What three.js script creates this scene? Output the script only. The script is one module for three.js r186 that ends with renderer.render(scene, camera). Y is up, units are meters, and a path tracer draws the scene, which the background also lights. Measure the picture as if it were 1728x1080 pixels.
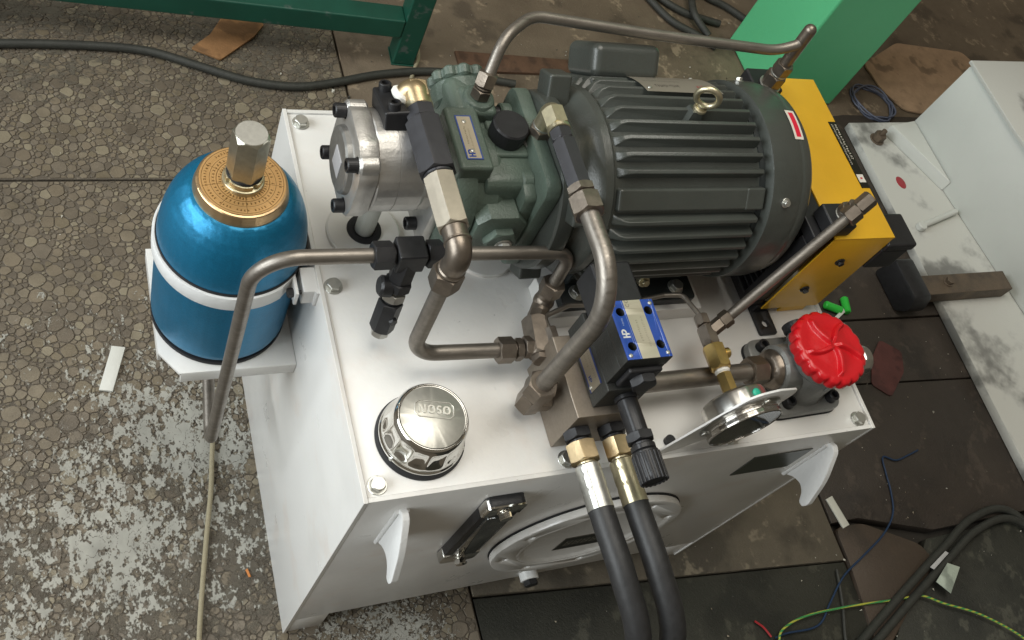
import * as THREE from 'three';
import { RoundedBoxGeometry } from 'three/addons/geometries/RoundedBoxGeometry.js';
import { mergeGeometries, toCreasedNormals } from 'three/addons/utils/BufferGeometryUtils.js';
import { RectAreaLightUniformsLib } from 'three/addons/lights/RectAreaLightUniformsLib.js';
import { FontLoader } from 'three/addons/loaders/FontLoader.js';
import { TextGeometry } from 'three/addons/geometries/TextGeometry.js';

// ───────────────────────── camera, light, exposure ─────────────────────────
// Floor at y = 0; the lid of the tank lies at y = T. Tank frame: x along the motor shaft, h above the lid, z towards the front panel.
const T = 0.637;
const scene = new THREE.Scene();
const camera = new THREE.PerspectiveCamera(36.65, 1728 / 1080, 0.05, 60);
{
  const right = new THREE.Vector3(0.9039, 0.3386, 0.2613), down = new THREE.Vector3(-0.0643, -0.4965, 0.8657), fwd = new THREE.Vector3(0.4229, -0.7993, -0.4270);
  camera.position.set(-0.308, T + 1.0735, 0.942);
  camera.quaternion.setFromRotationMatrix(new THREE.Matrix4().makeBasis(right, down.clone().negate(), fwd.clone().negate()));
  scene.add(camera);
}
const renderer = new THREE.WebGLRenderer({ antialias: true });
renderer.toneMapping = THREE.LinearToneMapping;
renderer.toneMappingExposure = 1.05;
renderer.shadowMap.enabled = true;
scene.background = new THREE.Color().setRGB(0.150, 0.131, 0.100);       // the dim even light of the hall
RectAreaLightUniformsLib.init();
const panels = [];   // [name, label, centre, aim, width, height, colour, radiance]
panels.push(['window_bank', 'tall row of daylight windows beside the left end of the tank', [-4.1, 2.5, 0.5], [0.2, 0.6, 0.25], 4.2, 2.6, [0.92, 0.98, 1.0], 6.7]);
panels.push(['roof_light', 'square roof light high above the power unit', [0.2, 4.3, -0.1], [0.5, 0.6, 0.2], 2.4, 2.4, [1.0, 0.95, 0.85], 3.9]);

// ───────────────────────── helpers ─────────────────────────
let seed = 7;
const rnd = () => { seed = (seed * 1664525 + 1013904223) >>> 0; return seed / 4294967296; };
const rr = (a, b) => a + (b - a) * rnd();
const V = (a) => new THREE.Vector3(a[0], a[1], a[2]);
const C = (r, g, b) => new THREE.Color().setRGB(r, g, b);
const taken = new Map();
const numbered = (n) => { const k = taken.get(n) ?? 0; taken.set(n, k + 1); return k ? n + '_' + String(k).padStart(3, '0') : n; };
const origin = new WeakMap();
function tag(o, label, category, group, kind) {
  if (label) o.userData.label = label;
  if (category) o.userData.category = category;
  if (group) o.userData.group = group;
  if (kind) o.userData.kind = kind;
  return o;
}
function thing(name, label, category, base, group) {
  const o = new THREE.Group(); o.name = numbered(name); o.position.set(base[0], T + base[1], base[2]);
  origin.set(o, base); scene.add(o);
  return tag(o, label, category, group);
}
// uv in metres, from the axis that each face looks along
function metric(g) {
  if (g.index) g = g.toNonIndexed();
  const p = g.attributes.position, n = p.count, uv = new Float32Array(n * 2), a = new THREE.Vector3(), b = new THREE.Vector3(), c = new THREE.Vector3();
  for (let i = 0; i < n; i += 3) {
    a.fromBufferAttribute(p, i); b.fromBufferAttribute(p, i + 1).sub(a); c.fromBufferAttribute(p, i + 2).sub(a); b.cross(c);
    const x = Math.abs(b.x), y = Math.abs(b.y), z = Math.abs(b.z);
    for (let k = i; k < i + 3; k++) {
      const X = p.getX(k), Y = p.getY(k), Z = p.getZ(k);
      if (x >= y && x >= z) { uv[k * 2] = Z; uv[k * 2 + 1] = Y; } else if (y >= z) { uv[k * 2] = X; uv[k * 2 + 1] = Z; } else { uv[k * 2] = X; uv[k * 2 + 1] = Y; }
    }
  }
  g.setAttribute('uv', new THREE.BufferAttribute(uv, 2));
  return g;
}
const joined = (list) => list.length === 1 ? list[0] : mergeGeometries(list.map((g) => { g = g.index ? g.toNonIndexed() : g; for (const k of Object.keys(g.attributes)) if (!['position', 'normal', 'uv'].includes(k)) g.deleteAttribute(k); return g; }));
// geometry is written in the tank frame and moved to its thing's base
function part(name, geo, mat, parent, opt = {}) {
  let g = joined([].concat(geo));
  if (!opt.keepUV) g = metric(g);
  const o = origin.get(parent);
  if (o) g.translate(-o[0], -o[1], -o[2]);
  const m = new THREE.Mesh(g, mat); m.name = name; m.castShadow = m.receiveShadow = true;
  if (o) origin.set(m, o);
  if (opt.label) m.userData.label = opt.label;
  if (opt.kind) m.userData.kind = opt.kind;
  parent.add(m);
  return m;
}
function place(name, geo, mat, parent, pos, dir) {     // a shared geometry put at a point, its +y turned to dir
  const m = new THREE.Mesh(geo, mat); m.name = name; m.castShadow = m.receiveShadow = true;
  const o = origin.get(parent) ?? [0, 0, 0];
  m.position.set(pos[0] - o[0], pos[1] - o[1], pos[2] - o[2]);
  if (dir) m.quaternion.setFromUnitVectors(new THREE.Vector3(0, 1, 0), V(dir).normalize());
  parent.add(m);
  return m;
}
const aim = (g, p, d) => { g.applyQuaternion(new THREE.Quaternion().setFromUnitVectors(new THREE.Vector3(0, 1, 0), V(d).normalize())); g.translate(p[0], p[1], p[2]); return g; };
const box = (x0, x1, h0, h1, z0, z1, b = 0.0015, s = 2) => { const g = new RoundedBoxGeometry(x1 - x0, h1 - h0, z1 - z0, s, Math.min(b, (x1 - x0) * 0.49, (h1 - h0) * 0.49, (z1 - z0) * 0.49)); g.translate((x0 + x1) / 2, (h0 + h1) / 2, (z0 + z1) / 2); return g; };
const latheY = (prof, seg = 40, crease = 0.5) => { const g = new THREE.LatheGeometry(prof.map((q) => new THREE.Vector2(Math.max(q[0], 0.00001), q[1])), seg); return toCreasedNormals(g, crease); };
const lathe = (prof, p = [0, 0, 0], d = [0, 1, 0], seg = 40, crease = 0.5) => aim(latheY(prof, seg, crease), p, d);
const cylY = (r, l, c = 0.001, seg = 32) => latheY([[0, 0], [r - c, 0], [r, c], [r, l - c], [r - c, l], [0, l]], seg);
const cyl = (p, d, r, l, c = 0.001, seg = 32) => aim(cylY(r, l, c, seg), p, d);
// hexagonal bar with both ends turned to a cone, as on a nut
function hexY(af, l, top = 0.0, bottom = 0.0, turn = 0) {
  const ri = af / 2, rc = ri / Math.cos(Math.PI / 6), per = 8, N = 6 * per, rows = [];
  const k = (rc - ri * 0.96) ;
  const addRow = (y, lim) => rows.push([y, lim]);
  addRow(0, bottom ? ri * 0.96 : 9);
  if (bottom) for (let i = 1; i <= 4; i++) addRow(bottom * i / 4, ri * 0.96 + k * i / 4);
  if (top) for (let i = 4; i >= 1; i--) addRow(l - top * i / 4, ri * 0.96 + k * i / 4);
  addRow(l, top ? ri * 0.96 : 9);
  const pos = [], at = (j, i) => {
    const th = (i / N) * Math.PI * 2, m = ((th % (Math.PI / 3)) + Math.PI / 3) % (Math.PI / 3) - Math.PI / 6, r = Math.min(ri / Math.cos(m), rows[j][1]);
    return [r * Math.cos(th + turn), rows[j][0], r * Math.sin(th + turn)];
  };
  for (let j = 0; j + 1 < rows.length; j++) for (let i = 0; i < N; i++) { const a = at(j, i), b = at(j, i + 1), c = at(j + 1, i + 1), d = at(j + 1, i); pos.push(...a, ...d, ...b, ...b, ...d, ...c); }
  for (let i = 0; i < N; i++) { const L = rows.length - 1, a = at(0, i), b = at(0, i + 1), c = at(L, i), d = at(L, i + 1); pos.push(0, 0, 0, ...a, ...b, 0, l, 0, ...d, ...c); }
  const g = new THREE.BufferGeometry(); g.setAttribute('position', new THREE.Float32BufferAttribute(pos, 3));
  g.computeVertexNormals(); g.setAttribute('uv', new THREE.Float32BufferAttribute(new Float32Array(pos.length / 3 * 2), 2));
  return toCreasedNormals(g, 0.35);
}
const hex = (p, d, af, l, top = 0.0015, bottom = 0.0015, turn = 0) => aim(hexY(af, l, top, bottom, turn), p, d);
// round bar or pipe through points, its corners turned with radius bend
function path(pts, bend = 0.03, step = 0.12) {
  const P = pts.map(V), out = [P[0]];
  for (let i = 1; i < P.length - 1; i++) {
    const a = P[i - 1].clone().sub(P[i]), b = P[i + 1].clone().sub(P[i]), la = a.length(), lb = b.length(); a.normalize(); b.normalize();
    const half = Math.acos(THREE.MathUtils.clamp(a.dot(b), -1, 1)) / 2, r = Array.isArray(bend) ? bend[i] : bend;
    const t = Math.min(r / Math.tan(half), la * 0.49, lb * 0.49);
    if (half > 1.55 || t < 1e-5) { out.push(P[i]); continue; }
    const R = t * Math.tan(half), bis = a.clone().add(b).normalize(), cen = P[i].clone().addScaledVector(bis, R / Math.sin(half));
    const s = P[i].clone().addScaledVector(a, t).sub(cen), e = P[i].clone().addScaledVector(b, t).sub(cen), ang = Math.PI - 2 * half, n = Math.max(3, Math.ceil(ang / step)), ax = s.clone().cross(e).normalize();
    for (let k = 0; k <= n; k++) out.push(cen.clone().add(s.clone().applyAxisAngle(ax, ang * k / n)));
  }
  out.push(P[P.length - 1]);
  return out;
}
function sweep(points, r, seg = 20, caps = true) {
  const n = points.length, tan = points.map((p, i) => points[Math.min(i + 1, n - 1)].clone().sub(points[Math.max(i - 1, 0)]).normalize());
  let up = Math.abs(tan[0].y) < 0.9 ? new THREE.Vector3(0, 1, 0) : new THREE.Vector3(1, 0, 0);
  const pos = [], nor = [], idx = [];
  let u = up.clone().cross(tan[0]).normalize();
  for (let i = 0; i < n; i++) {
    if (i) { const q = new THREE.Quaternion().setFromUnitVectors(tan[i - 1], tan[i]); u.applyQuaternion(q).normalize(); }
    const v = tan[i].clone().cross(u), rad = typeof r === 'function' ? r(i / (n - 1)) : r;
    for (let k = 0; k <= seg; k++) {
      const th = k / seg * Math.PI * 2, d = u.clone().multiplyScalar(Math.cos(th)).addScaledVector(v, Math.sin(th));
      pos.push(points[i].x + d.x * rad, points[i].y + d.y * rad, points[i].z + d.z * rad); nor.push(d.x, d.y, d.z);
    }
  }
  const w = seg + 1;
  for (let i = 0; i + 1 < n; i++) for (let k = 0; k < seg; k++) { const a = i * w + k; idx.push(a, a + 1, a + w, a + 1, a + w + 1, a + w); }
  if (caps) for (const [i, s] of [[0, -1], [n - 1, 1]]) {
    const c = pos.length / 3; pos.push(points[i].x, points[i].y, points[i].z); nor.push(tan[i].x * s, tan[i].y * s, tan[i].z * s);
    for (let k = 0; k <= seg; k++) { const a = (i * w + k) * 3; pos.push(pos[a], pos[a + 1], pos[a + 2]); nor.push(tan[i].x * s, tan[i].y * s, tan[i].z * s); }
    for (let k = 0; k < seg; k++) s > 0 ? idx.push(c, c + 1 + k, c + 2 + k) : idx.push(c, c + 2 + k, c + 1 + k);
  }
  const g = new THREE.BufferGeometry(); g.setAttribute('position', new THREE.Float32BufferAttribute(pos, 3)); g.setAttribute('normal', new THREE.Float32BufferAttribute(nor, 3));
  g.setAttribute('uv', new THREE.Float32BufferAttribute(new Float32Array(pos.length / 3 * 2), 2)); g.setIndex(idx);
  return g;
}
const tube = (pts, r, bend = 0.03, seg = 20) => sweep(path(pts, bend), r, seg);
const smooth = (pts, n = 60, tension = 0.5) => new THREE.CatmullRomCurve3(pts.map(V), false, 'centripetal', tension).getPoints(n);
// outlines pulled to plates: Y from [x, z], X from [z, h], Z from [x, h]
function pull(pts, depth, b, holes = [], cs = 12) {
  const s = new THREE.Shape(pts.map((q) => new THREE.Vector2(q[0], q[1])));
  for (const h of holes) { const p = new THREE.Path(); p.absarc(h[0], h[1], h[2], 0, Math.PI * 2); s.holes.push(p); }
  const g = new THREE.ExtrudeGeometry(s, { depth: depth - 2 * b, bevelEnabled: b > 0, bevelThickness: b, bevelSize: b, bevelOffset: -b, bevelSegments: 2, curveSegments: cs });
  g.translate(0, 0, b);
  return toCreasedNormals(g, 0.5);
}
const plateY = (pts, h0, h1, b = 0.001, holes = []) => { const g = pull(pts.map((q) => [q[0], -q[1]]), h1 - h0, b, holes.map((q) => [q[0], -q[1], q[2]])); g.rotateX(-Math.PI / 2); g.translate(0, h0, 0); return g; };
const plateX = (pts, x0, x1, b = 0.001, holes = []) => { const g = pull(pts.map((q) => [-q[0], q[1]]), x1 - x0, b, holes.map((q) => [-q[0], q[1], q[2]])); g.rotateY(Math.PI / 2); g.translate(x0, 0, 0); return g; };
const plateZ = (pts, z0, z1, b = 0.001, holes = []) => { const g = pull(pts, z1 - z0, b, holes); g.translate(0, 0, z0); return g; };
// corners of an outline rounded with radius r
function rounded(pts, r, n = 5) {
  const out = [], N = pts.length;
  for (let i = 0; i < N; i++) {
    const p = new THREE.Vector2(...pts[i]), a = new THREE.Vector2(...pts[(i + N - 1) % N]).sub(p), b = new THREE.Vector2(...pts[(i + 1) % N]).sub(p), R = Array.isArray(r) ? r[i] : r;
    const t = Math.min(R, a.length() * 0.45, b.length() * 0.45); a.normalize().multiplyScalar(t).add(p); b.normalize().multiplyScalar(t).add(p);
    if (t < 1e-5) { out.push([p.x, p.y]); continue; }
    for (let k = 0; k <= n; k++) { const s = k / n; out.push([(1 - s) * (1 - s) * a.x + 2 * s * (1 - s) * p.x + s * s * b.x, (1 - s) * (1 - s) * a.y + 2 * s * (1 - s) * p.y + s * s * b.y]); }
  }
  return out;
}
// a run of turned pieces along one axis: [name, 'hex'|'cyl', size, length, material]
function stack(parent, p, d, list) {
  const at = V(p), dir = V(d).normalize();
  for (const [name, kind, size, len, mat, o = {}] of list) {
    if (name) part(name, kind === 'hex' ? hex(at.toArray(), d, size, len, o.top ?? 0.0016, o.bottom ?? 0.0016, o.turn ?? 0) : cyl(at.toArray(), d, size / 2, len, o.c ?? 0.0008), mat, parent);
    at.addScaledVector(dir, len);
  }
  return at.toArray();
}

// ───────────────────────── procedural textures ─────────────────────────
function grid(period, s) { let t = (s * 2654435761 + 12345) >>> 0; const a = new Float32Array(period * period); for (let i = 0; i < a.length; i++) { t = (t * 1664525 + 1013904223) >>> 0; a[i] = t / 4294967296; } return a; }
const grids = [];
function vn(u, v, period, s) {           // value noise that tiles over 0..1
  const row = grids[s] ??= {}, g = row[period] ??= grid(period, s * 131 + period);
  const x = u * period, y = v * period, i = Math.floor(x), j = Math.floor(y), fx = x - i, fy = y - j, sx = fx * fx * (3 - 2 * fx), sy = fy * fy * (3 - 2 * fy);
  const i0 = i % period, i1 = (i + 1) % period, j0 = (j % period) * period, j1 = ((j + 1) % period) * period;
  return (g[j0 + i0] * (1 - sx) + g[j0 + i1] * sx) * (1 - sy) + (g[j1 + i0] * (1 - sx) + g[j1 + i1] * sx) * sy;
}
const fbm = (u, v, period, s, oct = 4, gain = 0.5) => { let a = 1, t = 0, n = 0; for (let o = 0; o < oct; o++) { t += a * vn(u, v, period << o, s + o); n += a; a *= gain; } return t / n; };
const ss = THREE.MathUtils.smoothstep, mix = THREE.MathUtils.lerp;
function tex(size, metres, fn, srgb = true, w = size) {
  const d = new Uint8Array(w * size * 4), c = new THREE.Color();
  for (let j = 0; j < size; j++) for (let i = 0; i < w; i++) {
    const q = fn((i + 0.5) / w, (j + 0.5) / size), k = (j * w + i) * 4;
    if (srgb) { c.setRGB(q[0], q[1], q[2]).convertLinearToSRGB(); d[k] = c.r * 255; d[k + 1] = c.g * 255; d[k + 2] = c.b * 255; } else d[k] = d[k + 1] = d[k + 2] = THREE.MathUtils.clamp(q, 0, 1) * 255;
    d[k + 3] = 255;
  }
  const t = new THREE.DataTexture(d, w, size, THREE.RGBAFormat); t.magFilter = THREE.LinearFilter; t.minFilter = THREE.LinearMipmapLinearFilter; t.generateMipmaps = true;
  t.wrapS = t.wrapT = THREE.RepeatWrapping; if (srgb) t.colorSpace = THREE.SRGBColorSpace; const m = [].concat(metres); t.repeat.set(1 / m[0], 1 / (m[1] ?? m[0])); t.needsUpdate = true;
  return t;
}
const tone = (s, lo, hi, period, metres, size = 256, tint = [1, 1, 1]) => tex(size, metres, (u, v) => { const n = mix(lo, hi, fbm(u, v, period, s, 5, 0.6)); return [n * tint[0], n * tint[1], n * tint[2]]; });
const fineBump = tex(256, 0.05, (u, v) => fbm(u, v, 16, 3, 4, 0.7), false);
const castBump = tex(256, 0.04, (u, v) => fbm(u, v, 20, 21, 3, 0.8), false);
const peelBump = tex(256, 0.12, (u, v) => fbm(u, v, 24, 9, 3, 0.5), false);
const smudge = tex(256, 0.25, (u, v) => ss(fbm(u, v, 5, 33, 5, 0.62), 0.3, 0.75), false);
const roughMap = (lo, hi, s, metres, period = 6) => tex(256, metres, (u, v) => mix(lo, hi, fbm(u, v, period, s, 5, 0.62)), false);
const streak = tex(256, [0.35, 0.012], (u, v) => mix(0.55, 1, 0.6 * vn(u, v, 16, 41) + 0.4 * fbm(u, v, 32, 45, 3)), false);

// ───────────────────────── materials ─────────────────────────
const M = {};
const std = (o) => new THREE.MeshStandardMaterial(o), phy = (o) => new THREE.MeshPhysicalMaterial(o);
{
  // white enamel of the tank, with fingermarks, rust-brown specks and grey rub marks
  const paintMap = tex(1024, 0.9, (u, v) => {
    const g = fbm(u, v, 4, 51, 6, 0.55), rust = ss(fbm(u, v, 10, 57, 5, 0.6), 0.58, 0.78), sp = ss(vn(u, v, 256, 63), 0.965, 0.995) * ss(fbm(u, v, 6, 71, 3), 0.45, 0.6), b = 0.76 - 0.075 * ss(g, 0.48, 0.75);
    const k = (1 - 0.55 * sp);
    return [b * k * (1 - 0.03 * rust), b * k * (0.988 - 0.07 * rust), b * k * (0.955 - 0.09 * rust)];
  });
  M.white = phy({ map: paintMap, roughness: 0.34, roughnessMap: roughMap(0.75, 1, 81, 0.4), bumpMap: peelBump, bumpScale: 0.00012, clearcoat: 0.25, clearcoatRoughness: 0.2 });
  M.whiteRaw = std({ color: C(0.76, 0.765, 0.76), roughness: 0.42, bumpMap: peelBump, bumpScale: 0.0003 });
  M.weld = std({ color: C(0.74, 0.74, 0.73), roughness: 0.4, bumpMap: castBump, bumpScale: 0.0012 });
  M.motor = phy({ map: tone(91, 0.8, 1.15, 6, 0.3, 256, [0.060, 0.066, 0.059]), roughness: 0.38, roughnessMap: roughMap(0.7, 1, 92, 0.2), bumpMap: castBump, bumpScale: 0.00022, clearcoat: 0.2, clearcoatRoughness: 0.3 });
  M.motorDark = std({ color: C(0.018, 0.022, 0.022), roughness: 0.5 });
  M.pump = phy({ map: tone(95, 0.78, 1.15, 6, 0.2, 256, [0.094, 0.128, 0.104]), roughness: 0.42, bumpMap: castBump, bumpScale: 0.0005, clearcoat: 0.15, clearcoatRoughness: 0.35 });
  M.alu = std({ map: tone(97, 0.8, 1.1, 8, 0.12, 256, [0.60, 0.585, 0.56]), metalness: 0.85, roughness: 0.5, roughnessMap: roughMap(0.7, 1, 98, 0.1), bumpMap: castBump, bumpScale: 0.00022 });
  M.pipe = std({ map: tone(99, 0.7, 1.12, 8, [0.16, 0.05], 256, [0.30, 0.272, 0.240]), metalness: 0.85, roughness: 0.56, roughnessMap: streak, bumpMap: fineBump, bumpScale: 0.00008 });
  M.fit = std({ map: tone(101, 0.7, 1.15, 7, 0.06, 256, [0.25, 0.212, 0.175]), metalness: 0.85, roughness: 0.45, roughnessMap: roughMap(0.7, 1, 103, 0.05), bumpMap: fineBump, bumpScale: 0.00012 });
  M.black = std({ map: tone(105, 0.7, 1.3, 8, 0.08, 128, [0.022, 0.022, 0.024]), metalness: 0.25, roughness: 0.42, bumpMap: fineBump, bumpScale: 0.0001 });
  M.blackValve = std({ map: tone(107, 0.75, 1.25, 8, 0.1, 128, [0.040, 0.041, 0.038]), metalness: 0.35, roughness: 0.5, bumpMap: castBump, bumpScale: 0.0004 });
  M.oxide = std({ color: C(0.075, 0.075, 0.082), metalness: 0.7, roughness: 0.4, roughnessMap: roughMap(0.75, 1, 109, 0.06) });
  M.zinc = std({ map: tone(111, 0.8, 1.08, 8, 0.04, 128, [0.64, 0.64, 0.60]), metalness: 0.9, roughness: 0.36, bumpMap: fineBump, bumpScale: 0.00002 });
  M.zincYellow = std({ map: tone(113, 0.75, 1.1, 7, 0.04, 128, [0.62, 0.56, 0.39]), metalness: 0.92, roughness: 0.38, bumpMap: fineBump, bumpScale: 0.00002 });
  M.capSteel = std({ map: tone(114, 0.75, 1.1, 7, 0.04, 128, [0.56, 0.545, 0.45]), metalness: 0.95, roughness: 0.3, bumpMap: fineBump, bumpScale: 0.00008 });
  M.brass = std({ map: tone(115, 0.75, 1.1, 6, 0.05, 128, [0.66, 0.47, 0.18]), metalness: 0.95, roughness: 0.32, bumpMap: fineBump, bumpScale: 0.0001 });
  M.paleBrass = std({ map: tone(116, 0.75, 1.1, 6, 0.05, 128, [0.58, 0.45, 0.27]), metalness: 0.92, roughness: 0.38, bumpMap: fineBump, bumpScale: 0.0001 });
  M.bronze = std({ map: tone(117, 0.85, 1.08, 8, [0.2, 0.006], 256, [0.60, 0.42, 0.235]), metalness: 0.9, roughness: 0.34, bumpMap: fineBump, bumpScale: 0.0001 });
  M.chrome = std({ color: C(0.72, 0.71, 0.68), metalness: 1, roughness: 0.09, roughnessMap: roughMap(0.5, 1, 119, 0.06) });
  M.bezel = std({ color: C(0.46, 0.44, 0.41), metalness: 1, roughness: 0.24 });
  M.satin = std({ map: tone(120, 0.85, 1.08, 8, 0.05, 128, [0.60, 0.59, 0.54]), metalness: 0.75, roughness: 0.42, roughnessMap: roughMap(0.8, 1, 122, 0.05), bumpMap: fineBump, bumpScale: 0.00003 });
  M.steel = std({ map: tone(121, 0.8, 1.08, 8, 0.06, 128, [0.56, 0.55, 0.52]), metalness: 0.95, roughness: 0.28 });
  M.blue = phy({ map: tex(512, 0.2, (u, v) => { const n = mix(0.86, 1.1, fbm(u, v, 6, 123, 6, 0.62)), f = 1 + 0.25 * (vn(u, v, 256, 125) - 0.5); return [0.008 * n * f, 0.190 * n * f, 0.365 * n * f]; }), metalness: 0.6, roughness: 0.43, roughnessMap: roughMap(0.88, 1, 127, 0.1, 10), bumpMap: fineBump, bumpScale: 0.00015, clearcoat: 0.2, clearcoatRoughness: 0.4 });
  M.yellow = phy({ map: tone(129, 0.9, 1.05, 6, 0.3, 256, [0.78, 0.445, 0.022]), roughness: 0.4, bumpMap: peelBump, bumpScale: 0.0002, clearcoat: 0.2, clearcoatRoughness: 0.3 });
  M.red = phy({ color: C(0.56, 0.008, 0.014), roughness: 0.4, roughnessMap: roughMap(0.7, 1, 131, 0.1), clearcoat: 0.15, clearcoatRoughness: 0.2, bumpMap: peelBump, bumpScale: 0.0003 });
  M.rubber = std({ map: tone(133, 0.7, 1.4, 8, [0.06, 0.06], 256, [0.021, 0.021, 0.022]), roughness: 0.5, bumpMap: fineBump, bumpScale: 0.0002 });
  M.filter = phy({ map: tone(135, 0.85, 1.12, 7, 0.1, 128, [0.21, 0.215, 0.208]), metalness: 0.3, roughness: 0.4, bumpMap: castBump, bumpScale: 0.0004, clearcoat: 0.15, clearcoatRoughness: 0.3 });
  M.column = std({ map: tex(512, 1.2, (u, v) => { const n = mix(0.88, 1.08, fbm(u, v, 4, 137, 6, 0.55)), s = ss(vn(u, v, 128, 139), 0.97, 1) * 0.5; return [0.11 * n + s * 0.1, 0.51 * n * (1 - s * 0.5), 0.24 * n]; }), roughness: 0.48, bumpMap: peelBump, bumpScale: 0.0003 });
  M.bench = std({ map: tex(256, 0.5, (u, v) => { const n = mix(0.7, 1.2, fbm(u, v, 6, 141, 5)), s = ss(fbm(u, v, 12, 143, 5, 0.65), 0.66, 0.76) * 0.7; return [mix(0.008 * n, 0.1, s), mix(0.075 * n, 0.12, s), mix(0.048 * n, 0.11, s)]; }), roughness: 0.5 });
  M.machine = std({ map: tex(512, 0.8, (u, v) => { const d = ss(fbm(u, v, 5, 145, 6, 0.6), 0.46, 0.68), b = mix(0.56, 0.2, d); return [b, b * 1.0, b * 0.94]; }), roughness: 0.5, bumpMap: peelBump, bumpScale: 0.0004 });
  M.panelWhite = std({ map: tone(147, 0.92, 1.03, 4, 0.8, 256, [0.63, 0.645, 0.61]), roughness: 0.45 });
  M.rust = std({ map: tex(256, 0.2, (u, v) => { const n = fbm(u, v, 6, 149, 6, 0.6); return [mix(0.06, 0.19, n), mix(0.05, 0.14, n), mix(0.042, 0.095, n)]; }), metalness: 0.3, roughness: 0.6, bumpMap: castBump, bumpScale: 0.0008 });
  M.rubberPad = std({ color: C(0.012, 0.012, 0.014), roughness: 0.7 });
  M.ptfe = std({ color: C(0.78, 0.77, 0.73), roughness: 0.6, bumpMap: castBump, bumpScale: 0.0006 });
}

// ───────────────────────── the daylight and roof light ─────────────────────────
for (const [name, label, at, to, w, h, col, L] of panels) {
  const o = new THREE.Group(); o.name = name; o.position.set(...at); o.lookAt(...to); scene.add(o);
  tag(o, label, name === 'window_bank' ? 'window' : 'skylight');
  const light = new THREE.RectAreaLight(C(...col), L, w, h); light.name = name + '_light';
  light.position.set(0, 0, 0.02); light.rotation.y = Math.PI; o.add(light);
  const pane = new THREE.Mesh(new THREE.BoxGeometry(w, h, 0.01), std({ color: C(0.7, 0.7, 0.7), emissive: C(...col), emissiveIntensity: 0.8, roughness: 0.6 })); pane.name = 'glass_pane'; o.add(pane);
  const frameMat = std({ color: C(0.25, 0.26, 0.25), roughness: 0.6 });
  for (const [a, b, c, d] of [[-w / 2 - 0.05, 0, 0.1, h + 0.2], [w / 2 + 0.05, 0, 0.1, h + 0.2], [0, h / 2 + 0.05, w, 0.1], [0, -h / 2 - 0.05, w, 0.1]]) {
    const f = new THREE.Mesh(new THREE.BoxGeometry(c, d, 0.06), frameMat); f.position.set(a, b, -0.01); f.name = 'frame'; o.add(f);
  }
}

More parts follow.
